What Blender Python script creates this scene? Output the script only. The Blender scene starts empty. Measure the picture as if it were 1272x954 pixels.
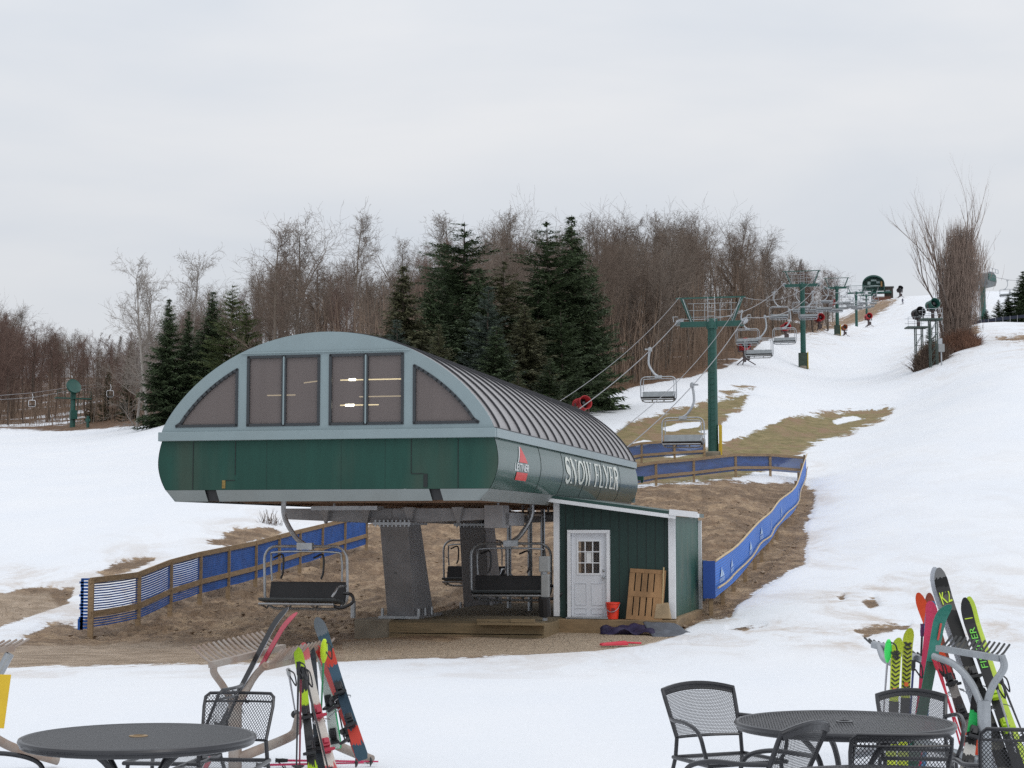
import bpy, math, random
import numpy as np
from mathutils import Vector, Matrix
R = math.radians
random.seed(7)
S = bpy.context.scene
COL = S.collection
# ------------------------------------------------------------------ camera
F = 2150.0; CX, CY = 636.0, 477.0; HOR = 660.0; CZ = 1.83
PT = math.atan((HOR - CY) / F)
cam = bpy.data.cameras.new('camera'); camo = bpy.data.objects.new('camera', cam); COL.objects.link(camo)
camo.location = (0, 0, CZ); camo.rotation_euler = (math.pi/2 + PT, 0, 0)
cam.sensor_width = 36; cam.lens = 36 * F / 1272; cam.clip_start = .1; cam.clip_end = 9000
S.camera = camo
# ------------------------------------------------------------------ sky and light (overcast)
SUN_EL, SUN_AZ = 48, 140
w = bpy.data.worlds.new('World'); S.world = w; w.use_nodes = True
nt = w.node_tree; nt.nodes.clear()
def nn(t, typ, **k):
    n = t.nodes.new(typ)
    for a, b in k.items(): setattr(n, a, b)
    return n
out = nn(nt, 'ShaderNodeOutputWorld'); bg = nn(nt, 'ShaderNodeBackground'); bg.inputs[1].default_value = 0.1
sky = nn(nt, 'ShaderNodeTexSky'); sky.sky_type = 'NISHITA'; sky.sun_disc = False
sky.sun_elevation = R(SUN_EL); sky.sun_rotation = R(SUN_AZ); sky.dust_density = 3
tc = nn(nt, 'ShaderNodeTexCoord'); sep = nn(nt, 'ShaderNodeSeparateXYZ'); nt.links.new(tc.outputs['Generated'], sep.inputs[0])
mp = nn(nt, 'ShaderNodeMapping'); mp.inputs['Scale'].default_value = (1, 1, 3.2); nt.links.new(tc.outputs['Generated'], mp.inputs[0])
ns = nn(nt, 'ShaderNodeTexNoise'); ns.inputs['Scale'].default_value = 2.3; ns.inputs['Detail'].default_value = 5; ns.inputs['Roughness'].default_value = .5
ns.inputs['Distortion'].default_value = .3
nt.links.new(mp.outputs[0], ns.inputs['Vector'])
cr = nn(nt, 'ShaderNodeValToRGB'); nt.links.new(ns.outputs[0], cr.inputs[0])
cr.color_ramp.elements[0].position = .33; cr.color_ramp.elements[0].color = (6.45, 7.0, 7.75, 1)
cr.color_ramp.elements[1].position = .68; cr.color_ramp.elements[1].color = (8.35, 8.45, 8.65, 1)
zr = nn(nt, 'ShaderNodeMapRange'); nt.links.new(sep.outputs[2], zr.inputs[0])
zr.inputs[1].default_value = 0; zr.inputs[2].default_value = 1; zr.inputs[3].default_value = .86; zr.inputs[4].default_value = 1.5
mul = nn(nt, 'ShaderNodeVectorMath', operation='SCALE'); nt.links.new(cr.outputs[0], mul.inputs[0]); nt.links.new(zr.outputs[0], mul.inputs['Scale'])
mx = nn(nt, 'ShaderNodeMix', data_type='RGBA'); mx.inputs[0].default_value = .94
nt.links.new(sky.outputs[0], mx.inputs[6]); nt.links.new(mul.outputs[0], mx.inputs[7])
nt.links.new(mx.outputs[2], bg.inputs[0]); nt.links.new(bg.outputs[0], out.inputs[0])
sl = bpy.data.lights.new('sun', 'SUN'); sl.energy = .55; sl.angle = R(25); sl.color = (1, .97, .93)
so = bpy.data.objects.new('sun', sl); COL.objects.link(so)
d = Vector((math.sin(R(SUN_AZ))*math.cos(R(SUN_EL)), math.cos(R(SUN_AZ))*math.cos(R(SUN_EL)), math.sin(R(SUN_EL))))
so.rotation_euler = d.to_track_quat('Z', 'Y').to_euler()
S.view_settings.view_transform = 'Standard'; S.view_settings.look = 'None'; S.view_settings.exposure = 0; S.view_settings.gamma = 1
S.render.engine = 'CYCLES'; S.cycles.use_denoising = False; S.cycles.max_bounces = 6; S.cycles.transparent_max_bounces = 24
# ------------------------------------------------------------------ helpers
def ray(px, py):
    u = (px - CX)/F; v = (CY - py)/F
    return Vector((u, math.cos(PT) - v*math.sin(PT), math.sin(PT) + v*math.cos(PT)))
def W(px, py, Y):
    r = ray(px, py); k = Y / r.y
    return Vector((r.x*k, Y, CZ + r.z*k))
def tagit(o, label=None, cat=None, group=None, kind=None):
    if label: o['label'] = label
    if cat: o['category'] = cat
    if group: o['group'] = group
    if kind: o['kind'] = kind
    return o
def empty(name, loc, rz=0, label=None, cat=None, group=None):
    o = bpy.data.objects.new(name, None); COL.objects.link(o); o.location = loc; o.rotation_euler = (0, 0, rz)
    o.empty_display_size = .1
    return tagit(o, label, cat, group)
def copy_tree(o, parent=None):
    c = o.copy(); COL.objects.link(c)
    if parent is not None: c.parent = parent
    for ch in o.children: copy_tree(ch, c)
    return c
class MB:
    def __init__(s): s.v = []; s.f = []; s.m = []; s.mi = 0
    def add(s, vs, fs):
        b = len(s.v); s.v += [tuple(p) for p in vs]
        for f in fs: s.f.append([b+i for i in f]); s.m.append(s.mi)
    def box(s, c, d, M=None):
        x, y, z = c; a, b, e = d[0]/2, d[1]/2, d[2]/2
        vs = [Vector((x+i*a, y+j*b, z+k*e)) for k in (-1, 1) for j in (-1, 1) for i in (-1, 1)]
        if M is not None: vs = [M @ p for p in vs]
        s.add(vs, [(0,2,3,1),(4,5,7,6),(0,1,5,4),(2,6,7,3),(0,4,6,2),(1,3,7,5)]); return s
    def hexa(s, p):   # 4 bottom pts ccw, 4 top
        s.add(p, [(3,2,1,0),(4,5,6,7),(0,1,5,4),(1,2,6,5),(2,3,7,6),(3,0,4,7)]); return s
    def beam(s, a, b, w, h, up=Vector((0,0,1))):
        a = Vector(a); b = Vector(b); t = (b-a).normalized(); sd = t.cross(up)
        if sd.length < 1e-4: sd = Vector((1,0,0))
        sd.normalize(); u = sd.cross(t)
        o = [-sd*w/2-u*h/2, sd*w/2-u*h/2, sd*w/2+u*h/2, -sd*w/2+u*h/2]
        s.hexa([a+q for q in o]+[b+q for q in o]); return s
    def tube(s, pts, r, n=8, close=False, cap=True):
        pts = [Vector(p) for p in pts]; N = len(pts)
        rs = r if isinstance(r, (list, tuple)) else [r]*N
        b = len(s.v); prev = None
        for i, p in enumerate(pts):
            if close: t = pts[(i+1) % N] - pts[i-1]
            else: t = pts[min(i+1, N-1)] - pts[max(i-1, 0)]
            if t.length < 1e-9: t = Vector((0,0,1))
            t.normalize()
            if prev is None:
                a = Vector((0,0,1)) if abs(t.z) < .9 else Vector((1,0,0))
                sd = t.cross(a).normalized()
            else:
                sd = prev - t*prev.dot(t)
                sd = sd.normalized() if sd.length > 1e-6 else t.orthogonal().normalized()
            prev = sd; u = t.cross(sd)
            for k in range(n):
                an = 2*math.pi*k/n; s.v.append(tuple(p + (sd*math.cos(an)+u*math.sin(an))*rs[i]))
        for i in range(N if close else N-1):
            j = (i+1) % N
            for k in range(n):
                l = (k+1) % n
                s.f.append([b+i*n+k, b+i*n+l, b+j*n+l, b+j*n+k]); s.m.append(s.mi)
        if cap and not close and n > 2:
            s.f.append([b+k for k in range(n)][::-1]); s.m.append(s.mi)
            s.f.append([b+(N-1)*n+k for k in range(n)]); s.m.append(s.mi)
        return s
    def lathe(s, c, prof, n=24, axis=None):
        c = Vector(c); q = Vector((0,0,1)).rotation_difference(Vector(axis).normalized()) if axis is not None else None
        b = len(s.v)
        for r, z in prof:
            for k in range(n):
                p = Vector((r*math.cos(2*math.pi*k/n), r*math.sin(2*math.pi*k/n), z))
                if q: p = q @ p
                s.v.append(tuple(c+p))
        for i in range(len(prof)-1):
            for k in range(n):
                l = (k+1) % n; s.f.append([b+i*n+k, b+i*n+l, b+(i+1)*n+l, b+(i+1)*n+k]); s.m.append(s.mi)
        if prof[0][0] > 1e-4: s.f.append([b+k for k in range(n)][::-1]); s.m.append(s.mi)
        if prof[-1][0] > 1e-4: s.f.append([b+(len(prof)-1)*n+k for k in range(n)]); s.m.append(s.mi)
        return s
    def mesh(s, name, mats, smooth=False):
        me = bpy.data.meshes.new(name); me.from_pydata(s.v, [], s.f)
        if not isinstance(mats, (list, tuple)): mats = [mats]
        for m in mats: me.materials.append(m)
        if len(mats) > 1: me.polygons.foreach_set('material_index', s.m)
        if smooth: me.polygons.foreach_set('use_smooth', [True]*len(me.polygons))
        me.update(); return me
    def build(s, name, mats, parent=None, smooth=False, bevel=0):
        o = bpy.data.objects.new(name, s.mesh(name, mats, smooth)); COL.objects.link(o)
        if parent: o.parent = parent
        if bevel:
            b = o.modifiers.new('b', 'BEVEL'); b.width = bevel; b.segments = 2; b.limit_method = 'ANGLE'
        if smooth:
            try: o.data.set_sharp_from_angle(angle=R(40))
            except Exception: pass
        return o
def bez(pts, n=8):   # catmull-rom through pts
    P = [Vector(p) for p in pts]; P = [2*P[0]-P[1]] + P + [2*P[-1]-P[-2]]; o = []
    for i in range(1, len(P)-2):
        for k in range(n):
            t = k/n; a, b, c, d_ = P[i-1], P[i], P[i+1], P[i+2]
            o.append(.5*((2*b)+(c-a)*t+(2*a-5*b+4*c-d_)*t*t+(3*b-a-3*c+d_)*t**3))
    o.append(P[-2]); return o
MATS = {}
def mat(name, col, rough=.6, metal=0, var=.0, scale=5, bump=0, col2=None, detail=6, coat=0, stretch=None, spec=.5, grime=0):
    if name in MATS: return MATS[name]
    m = bpy.data.materials.new(name); m.use_nodes = True; t = m.node_tree; b = t.nodes['Principled BSDF']
    b.inputs['Roughness'].default_value = rough; b.inputs['Metallic'].default_value = metal
    b.inputs['Specular IOR Level'].default_value = spec
    if coat: b.inputs['Coat Weight'].default_value = coat; b.inputs['Coat Roughness'].default_value = .12
    b.inputs['Base Color'].default_value = (*col, 1)
    if var or bump or col2:
        tc = nn(t, 'ShaderNodeTexCoord'); mp = nn(t, 'ShaderNodeMapping'); t.links.new(tc.outputs['Object'], mp.inputs[0])
        if stretch: mp.inputs['Scale'].default_value = stretch
        n = nn(t, 'ShaderNodeTexNoise'); n.inputs['Scale'].default_value = scale; n.inputs['Detail'].default_value = detail
        n.inputs['Roughness'].default_value = .62
        t.links.new(mp.outputs[0], n.inputs['Vector'])
        if var or col2:
            c = nn(t, 'ShaderNodeValToRGB'); t.links.new(n.outputs[0], c.inputs[0])
            c2 = col2 or tuple(x*(1+var) for x in col); c1 = col if col2 else tuple(x*(1-var) for x in col)
            c.color_ramp.elements[0].position = .3; c.color_ramp.elements[1].position = .7
            c.color_ramp.elements[0].color = (*c1, 1); c.color_ramp.elements[1].color = (*c2, 1)
            src = c.outputs[0]
            if grime:
                n2 = nn(t, 'ShaderNodeTexNoise'); n2.inputs['Scale'].default_value = scale*.35; n2.inputs['Detail'].default_value = 8
                t.links.new(mp.outputs[0], n2.inputs['Vector'])
                r2 = nn(t, 'ShaderNodeMapRange'); t.links.new(n2.outputs[0], r2.inputs[0]); r2.inputs[1].default_value = .52; r2.inputs[2].default_value = .75
                r2.inputs[3].default_value = 0; r2.inputs[4].default_value = grime
                g = nn(t, 'ShaderNodeMix', data_type='RGBA'); t.links.new(r2.outputs[0], g.inputs[0]); t.links.new(src, g.inputs[6])
                g.inputs[7].default_value = (.16, .12, .085, 1); src = g.outputs[2]
            t.links.new(src, b.inputs['Base Color'])
        if bump:
            bp = nn(t, 'ShaderNodeBump'); bp.inputs['Strength'].default_value = bump; bp.inputs['Distance'].default_value = .02
            t.links.new(n.outputs[0], bp.inputs['Height']); t.links.new(bp.outputs[0], b.inputs['Normal'])
    MATS[name] = m; return m
def see_through(m, fac):
    t = m.node_tree; b = t.nodes['Principled BSDF']; o = t.nodes['Material Output']
    tr = nn(t, 'ShaderNodeBsdfTransparent'); x = nn(t, 'ShaderNodeMixShader'); x.inputs[0].default_value = fac
    t.links.new(b.outputs[0], x.inputs[1]); t.links.new(tr.outputs[0], x.inputs[2]); t.links.new(x.outputs[0], o.inputs[0])
    return m
# ------------------------------------------------------------------ terrain
ctl = []
def C(*a):
    for p in a: ctl.append(p)
for px in (-500, -300, -100, 100, 300, 500, 700, 850): C((px, 815, 33))
C((960,810,33),(1100,801,33),(1250,797,33),(1500,790,33),(1800,785,33))
C((-500,780,40),(-200,783,40),(-50,786,40),(110,795,40),(300,791,40),(420,791,40),(520,789,38),(690,785,39),(830,784,39),(885,764,43),(1000,768,38.5),(1100,762,39),(1250,752,39),(1500,745,40),(1800,740,40))
C((-500,735,50),(-200,735,50),(0,722,51),(171,783,43),(211,762,46),(248,749,48.5),(283,739,51),(317,730,53.5),(346,719,55.5),(372,711,58),(400,702,60.5),(428,693,63),(455,685,65.5))
C((330,770,46),(450,768,46),(560,766,45),(640,766,45),(360,757,50),(450,735,54),(540,720,58),(640,700,60),(560,680,66),(700,690,58),(760,700,56),(820,712,52),(880,725,50))
C((640,640,76),(740,632,76),(820,640,68),(900,650,62),(940,703,52),(955,688,56),(967,668,62),(986,647,70),(994,622,78),(1001,597,88),(955,593,87),(915,593,86),(862,600,83),(815,605,80),(770,610,77),(900,612,78))
C((796,577,94),(875,570,95),(893,568,100),(960,560,103),(1050,541,115),(1110,508,135),(740,525,118),(800,513,125),(900,490,138),(980,470,165),(1000,459,184),(1043,418,270),(1067,415,365),(1083,396,450),(1088,372,515),(1120,370,520),(1120,374,700),(1040,400,500))
C((1000,500,140),(1100,460,180),(1100,432,235),(1130,408,330))
C((730,495,145),(800,481,152),(905,456,170),(945,428,195),(1000,413,250))
C((700,440,200),(800,430,215),(900,405,250),(1000,385,350),(700,400,320),(500,440,200),(350,470,200),(300,500,190))
C((640,520,110),(500,560,100),(400,585,98),(330,640,72),(300,600,90),(200,650,66),(200,580,110),(200,540,170),(200,526,215),(100,640,72),(100,570,130),(90,538,240),(0,640,72),(0,570,130),(0,536,250),(-250,640,72),(-250,560,140),(-250,530,260),(0,505,400),(200,480,380),(-250,495,420),(-500,640,72),(-500,520,300))
C((1100,700,50),(1100,640,64),(1100,580,85),(1250,690,48),(1250,620,64),(1250,540,88),(1250,470,120),(1250,420,165),(1262,403,190),(1180,430,165),(1212,402,195),(1250,409,232),(1250,400,270),(1235,371,380),(1300,376,380),(1180,368,430),(1230,376,620))
C((1500,690,48),(1500,600,68),(1500,500,105),(1500,405,190),(1500,385,400),(1800,690,48),(1800,500,105),(1800,400,200))
for px in (-500, 0, 400, 800): C((px, 470, 1300), (px, 455, 700) if px > 300 else (px, 490, 700))
C((1100,395,1300),(1500,395,1300),(1800,395,1300),(1500,385,700))
def us(px, py):
    r = ray(px, py); return r.x/r.y, r.z/r.y
A = np.array([(us(p, q)[0]*F/420, math.log(Y)*1.6, us(p, q)[1]*10) for p, q, Y in ctl])
def phi(r2): return np.where(r2 > 1e-12, r2*np.log(r2+1e-12)*.5, 0)
n = len(A); D2 = ((A[:, None, :2]-A[None, :, :2])**2).sum(-1)
K = phi(D2) + np.eye(n)*.004; P = np.c_[np.ones(n), A[:, :2]]
M_ = np.zeros((n+3, n+3)); M_[:n, :n] = K; M_[:n, n:] = P; M_[n:, :n] = P.T
sol = np.linalg.solve(M_, np.r_[A[:, 2], 0, 0, 0])
def tps(u, Y):
    q = np.c_[u*F/420, np.log(Y)*1.6]; o = np.empty(len(q))
    for i in range(0, len(q), 20000):
        c = q[i:i+20000]; o[i:i+20000] = phi(((c[:, None]-A[None, :, :2])**2).sum(-1)) @ sol[:n] + sol[n] + c @ sol[n+1:]
    return o/10
def sm(x, a, b):
    t = np.clip((x-a)/(b-a), 0, 1); return t*t*(3-2*t)
def zfield(X, Y):
    X = np.asarray(X, float); Y = np.maximum(np.asarray(Y, float), 1.0); u = X/Y
    far = CZ + tps(np.clip(u, -.6, .6), np.maximum(Y, 24))*Y
    near = np.interp(Y, [0, 14, 33], [0, 0, -.55]) + .01*np.sin(X*1.3)*np.cos(Y*.9)
    wt = sm(Y, 25, 33)
    return near*(1-wt)+far*wt
def ground(X, Y): return float(zfield([X], [Y])[0])
def onground(px, Y, dz=0):
    # point on the ground at image column px and depth Y (column taken near the horizon row)
    X = (px-CX)/F*Y*1.004; 
    for _ in range(3):
        z = ground(X, Y); s = (z-CZ)/Y; X = (px-CX)/F*Y*(math.cos(PT)+s*math.sin(PT))
    return Vector((X, Y, ground(X, Y)+dz))
def poly_sd(px, py, poly):
    P = np.array(poly, float); Q = np.roll(P, -1, 0); d = np.full(px.shape, 1e9); ins = np.zeros(px.shape, bool)
    for (x0, y0), (x1, y1) in zip(P, Q):
        ex, ey = x1-x0, y1-y0; t = np.clip(((px-x0)*ex+(py-y0)*ey)/(ex*ex+ey*ey+1e-9), 0, 1)
        d = np.minimum(d, np.hypot(px-x0-t*ex, py-y0-t*ey))
        c = ((y0 > py) != (y1 > py)) & (px < (x1-x0)*(py-y0)/(y1-y0+1e-12)+x0); ins ^= c
    return np.where(ins, d, -d)
DIRT = [[(-600,795),(-60,800),(20,798),(60,775),(100,780),(112,764),(250,724),(340,697),(455,656),(470,640),(620,640),(700,630),(770,606),(840,602),(905,596),(1000,600),(1012,612),(1008,640),(1000,655),(1000,700),(975,712),(940,735),(915,752),(908,768),(870,773),(845,788),(805,800),(760,806),(600,817),(430,821),(200,827),(-60,831),(-600,832)],
        [(-60,752),(40,730),(90,732),(86,748),(50,760),(0,782),(-60,790)],
        [(258,674),(290,660),(340,656),(345,664),(300,678)], [(120,712),(150,700),(190,697),(170,706),(135,716)],
        [(1005,416),(1030,409),(1070,400),(1098,386),(1114,373),(1100,371),(1080,377),(1050,394),(1015,404)],
        [(1136,446),(1148,428),(1212,403),(1220,410),(1195,432),(1165,447)], [(1238,421),(1275,414),(1290,424),(1262,425)],
        [(1072,749),(1086,743),(1092,753),(1080,757)],[(1042,742),(1048,740),(1049,746),(1044,747)],[(1062,786),(1090,780),(1130,776),(1128,782),(1075,792)],
        [(905,782),(930,776),(950,778),(925,784)]]
GRAV = [[(425,798),(480,794),(560,796),(690,783),(740,778),(835,790),(812,800),(760,806),(640,814),(430,820)]]
GRAS = [[(735,562),(775,528),(840,509),(895,495),(930,488),(924,505),(900,521),(888,532),(860,548),(815,575),(735,600)],
        [(850,560),(900,552),(940,533),(975,519),(1020,514),(1112,506),(1100,520),(1052,540),(1012,551),(990,566),(940,590),(870,600),(790,604),(740,600),(790,575)],
        [(893,486),(920,480),(936,484),(905,491)]]
FLOR = [[(600,520),(700,503),(730,497),(800,480),(860,468),(905,456),(930,440),(946,425),(975,415),(1006,414),(1024,408),(1024,330),(900,300),(200,300),(215,527),(150,531),(80,536),(0,533),(-600,528),(-600,300),(250,250),(600,250)],
        [(0,534),(-60,536),(-600,534),(-600,525),(0,526)]]
SNOWIN = [[(816,532),(840,526),(872,524),(868,531),(830,536)],[(783,552),(800,546),(818,548),(790,556)],[(905,538),(925,528),(960,516),(985,516),(945,530),(912,545)],[(1030,523),(1060,516),(1075,520),(1040,528)]]
def world_to_px(X, Y, Z):
    s = (Z-CZ)/Y; u = X/Y; fw = math.cos(PT)+s*math.sin(PT); up = -math.sin(PT)+s*math.cos(PT)
    return CX+F*u/fw, CY-F*up/fw
def make_ground():
    us_ = np.r_[np.linspace(-.62, -.345, 40)[:-1], np.linspace(-.345, .345, 600), np.linspace(.345, .62, 40)[1:]]
    ys = np.r_[np.geomspace(2, 24, 50)[:-1], np.geomspace(24, 110, 330)[:-1], np.geomspace(110, 1300, 170)]
    U, Y = np.meshgrid(us_, ys); X = U*Y; Z = zfield(X.ravel(), Y.ravel()).reshape(X.shape)
    px, py = world_to_px(X, Y, Z)
    def att(polys, soft):
        d = np.full(px.shape, -1e9)
        for p in polys: d = np.maximum(d, poly_sd(px.ravel(), py.ravel(), p).reshape(px.shape))
        return d
    dd = att(DIRT, 0); dg = att(GRAV, 0); dr = att(GRAS, 0); df = att(FLOR, 0); ds = att(SNOWIN, 0)
    nz = lambda a, b, c: np.sin(X*a+1.7*np.sin(Y*b*.7+c))*np.cos(Y*b+1.3*np.sin(X*a*.8-c))
    rough = (nz(1.1,.9,1)*.5+nz(2.3,2.1,2)*.3+nz(4.7,4.1,3)*.2+nz(9.1,8.3,5)*.12)
    dm = np.clip(dd/14, 0, 1)*sm(Y, 34, 44)*(1-sm(Y, 120, 200))*(1-np.clip((dg+25)/30, 0, 1))
    rough2 = nz(14.3,12.1,7)*.5+nz(6.3,5.7,9)*.5
    Z = Z + (rough*.20+rough2*.07)*dm
    Z = Z + .05*nz(.35,.3,1)*sm(Y, 28, 60) + .012*nz(1.9,1.4,4)*sm(Y,18,40)
    Z = Z + (nz(.9,.7,2)*.04)*np.clip(1-np.abs(py-790)/40,0,1)*(px > 850)
    # snow lies a little proud of the bare ground
    Z = Z + .05*np.clip(-np.maximum(np.maximum(dd,dr),dg)/4, 0, 1)*sm(Y, 26, 34)
    nr, nc = X.shape
    V = np.c_[X.ravel(), Y.ravel(), Z.ravel()]
    idx = np.arange(nr*nc).reshape(nr, nc)
    Fc = np.stack([idx[:-1,:-1], idx[:-1,1:], idx[1:,1:], idx[1:,:-1]], -1).reshape(-1, 4)
    me = bpy.data.meshes.new('ground'); me.from_pydata(V.tolist(), [], Fc.tolist())
    me.polygons.foreach_set('use_smooth', [True]*len(me.polygons))
    dsa = att([[(-600,800),(-60,806),(60,800),(200,800),(330,806),(430,806),(440,822),(200,832),(-60,836),(-600,838)],[(-60,740),(60,735),(80,760),(-60,790)]], 0)
    for nm, dv, soft in (('sand', dsa, 9), ('dirt', dd, 14), ('gravel', dg, 8), ('grass', dr, 14), ('floor', df, 8), ('snowin', ds, 5)):
        a = me.attributes.new(nm, 'FLOAT', 'POINT'); a.data.foreach_set('value', np.clip(.5+dv.ravel()/(2*soft), 0, 1))
    band = np.exp(-((py-792)/16)**2)*sm(px,800,900) + .5*np.exp(-((py-745)/40)**2)*sm(px,930,1080) + .35*sm(py,690,720)*(1-sm(py,790,805))*(1-sm(px,200,300)) + .12*sm(py,520,580)*(1-sm(py,790,810))*sm(px,900,1000)
    band += .6*np.clip(1+dd/45, 0, 1)*(Y > 26)
    a = me.attributes.new('dirty', 'FLOAT', 'POINT'); a.data.foreach_set('value', np.clip(band, 0, 1).ravel())
    # material
    m = bpy.data.materials.new('snow_and_soil'); m.use_nodes = True; t = m.node_tree; b = t.nodes['Principled BSDF']
    L = t.links.new; geo = nn(t, 'ShaderNodeNewGeometry')
    def noise(sc, det=10, ro=.65, st=(1,1,1), dist=0):
        mp = nn(t, 'ShaderNodeMapping'); mp.inputs['Scale'].default_value = st; L(geo.outputs['Position'], mp.inputs[0])
        x = nn(t, 'ShaderNodeTexNoise'); x.inputs['Scale'].default_value = sc; x.inputs['Detail'].default_value = det; x.inputs['Roughness'].default_value = ro
        x.inputs['Distortion'].default_value = dist
        L(mp.outputs[0], x.inputs['Vector']); return x.outputs[0]
    def math_(op, a, b_=None, clamp=False):
        x = nn(t, 'ShaderNodeMath', operation=op); x.use_clamp = clamp
        for i, q in enumerate((a, b_)):
            if q is None: continue
            if isinstance(q, (int, float)): x.inputs[i].default_value = q
            else: L(q, x.inputs[i])
        return x.outputs[0]
    def ramp(x, a, b_, c=0, d_=1):
        r = nn(t, 'ShaderNodeMapRange'); r.interpolation_type = 'SMOOTHSTEP'; L(x, r.inputs[0])
        for i, q in enumerate((a, b_, c, d_)): r.inputs[1+i].default_value = q
        return r.outputs[0]
    def attr(nm):
        x = nn(t, 'ShaderNodeAttribute'); x.attribute_name = nm; return x.outputs['Fac']
    def mix(f, a, c):
        x = nn(t, 'ShaderNodeMix', data_type='RGBA')
        L(f, x.inputs[0])
        for i, q in ((6, a), (7, c)):
            if isinstance(q, tuple): x.inputs[i].default_value = (*q, 1)
            else: L(q, x.inputs[i])
        return x.outputs[2]
    edge = noise(.55, 12, .7, (1, .45, 1), .6); fine = noise(9, 8, .7); mid = noise(1.6, 8, .6); big = noise(.12, 5, .5)
    snow = mix(ramp(noise(.25, 8, .6, (1,.4,1)), .3, .75), (.80, .822, .858), (.84, .85, .868))
    soil = mix(ramp(mid, .3, .7), (.26, .165, .10), (.50, .36, .23))
    soil = mix(ramp(noise(.45, 8, .7, dist=1.2), .42, .58), mix(ramp(fine, .2, .8), (.13,.082,.050), (.32,.22,.14)), soil)
    soil = mix(ramp(noise(5.5, 6, .75), .56, .66), soil, (.10,.066,.044)); soil = mix(ramp(noise(7.5, 6, .75), .60, .68), soil, (.46,.36,.26))
    soil = mix(ramp(attr('sand'), .3, .7), soil, mix(ramp(mid, .3, .7), (.33,.245,.17), (.55,.43,.32)))
    gravel = mix(ramp(noise(22, 4, .8), .35, .65), (.30,.225,.155), (.62,.50,.37))
    grass = mix(ramp(mid, .3, .7), (.15,.125,.042), (.29,.225,.105)); grass = mix(ramp(edge, .45, .65), grass, (.27,.17,.10))
    leaf = mix(ramp(mid, .3, .7), (.085,.05,.03), (.21,.125,.075))
    def mask(nm, amp, s=.04):
        a = math_('ADD', math_('ADD', attr(nm), math_('MULTIPLY', math_('SUBTRACT', edge, .5), amp)), math_('MULTIPLY', math_('SUBTRACT', noise(3.5, 9, .75), .5), amp*.45)); return ramp(a, .5-s, .5+s)
    dirty = math_('MULTIPLY', attr('dirty'), ramp(math_('ADD', edge, math_('MULTIPLY', fine, .25)), .56, .78))
    snow = mix(math_('MULTIPLY', ramp(noise(30, 4, .8), .60, .72), .16), snow, (.45,.42,.40))
    col = mix(math_('MULTIPLY', dirty, .75), snow, (.52,.42,.33))
    spots = math_('MULTIPLY', ramp(noise(1.1, 10, .75, (1,.35,1)), .66, .72), ramp(attr('dirty'), .3, .6))
    col = mix(spots, col, soil)
    fl = math_('MULTIPLY', mask('floor', .5), ramp(noise(.06, 6, .7), .62, .56))
    col = mix(fl, col, leaf)
    col = mix(mask('grass', 1.3), col, grass)
    dmask = mask('dirt', 1.0); col = mix(dmask, col, soil)
    col = mix(mask('gravel', .8, .12), col, gravel)
    col = mix(mask('snowin', .9), col, snow)
    L(col, b.inputs['Base Color']); b.inputs['Roughness'].default_value = .75; b.inputs['Specular IOR Level'].default_value = .25
    bp = nn(t, 'ShaderNodeBump'); bp.inputs['Distance'].default_value = .22
    L(ramp(dmask, 0, 1, .22, .95), bp.inputs['Strength'])
    tr1 = ramp(math_('ABSOLUTE', math_('SUBTRACT', noise(2.2, 3, .5, (.10,1,1)), .5)), 0, .012, 0, 1); tr2 = ramp(math_('ABSOLUTE', math_('SUBTRACT', noise(1.7, 3, .5, (.9,.12,1)), .5)), 0, .010, 0, 1)
    L(math_('ADD', math_('ADD', mid, math_('MULTIPLY', fine, .45)), math_('MULTIPLY', math_('ADD', tr1, tr2), .10)), bp.inputs['Height']); L(bp.outputs[0], b.inputs['Normal'])
    me.materials.append(m)
    o = bpy.data.objects.new('ground', me); COL.objects.link(o); tagit(o, kind='structure')
    far = MB(); far.add([(-6000,-6000,-1.6),(6000,-6000,-1.6),(6000,6000,-1.6),(-6000,6000,-1.6)], [(0,1,2,3)])
    f = far.build('terrain', mat('plain_snow', (.84,.87,.91), .8, var=.04, scale=.02)); tagit(f, kind='structure')
make_ground()
# ------------------------------------------------------------------ shared materials
GREEN = mat('green_paint', (.013,.062,.047), .55, spec=.3, var=.14, scale=1.2, grime=.22, stretch=(2.2,1,.5))
GLOSSG = mat('glossy_green_panel', (.014,.062,.048), .42, metal=0, var=.08, scale=.7, coat=.4, spec=.5)
GREYP = mat('grey_green_trim', (.235,.30,.315), .38, var=.05, scale=1.5, grime=.1)
SKIRT = mat('skirt_grey', (.22,.25,.25), .4, var=.08, scale=1.5, grime=.2)
STEEL = mat('galvanised_steel', (.42,.44,.46), .42, metal=.75, var=.18, scale=6, grime=.1)
DSTEEL = mat('dull_painted_steel', (.235,.235,.245), .5, metal=.15, var=.18, scale=2.0, grime=.2)
BLACK = mat('black_plastic', (.015,.015,.017), .45, var=.1, scale=8)
FRAMEB = mat('dark_window_frame', (.03,.035,.04), .4)
TOWERG = mat('tower_green', (.016,.085,.068), .45, var=.15, scale=2, grime=.12)
WOOD = mat('treated_lumber', (.29,.20,.115), .8, var=.3, scale=3, stretch=(1,1,6), bump=.2, grime=.3)
OLDWOOD = mat('weathered_lumber', (.16,.12,.065), .85, col2=(.27,.20,.115), scale=2, stretch=(1,4,10), bump=.3, grime=.3)
WHITE = mat('white_paint', (.74,.75,.77), .5, var=.05, scale=3, grime=.15)
AZ = math.atan(499/F); AX = Vector((math.sin(AZ), math.cos(AZ), 0)); RT = Vector((math.cos(AZ), -math.sin(AZ), 0))
CABY = 34.0; CABX = W(402, HOR, CABY).x
def stp(l, t, z=0): return Vector((CABX, CABY, 0)) + RT*l + AX*t + Vector((0, 0, z))
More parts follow.
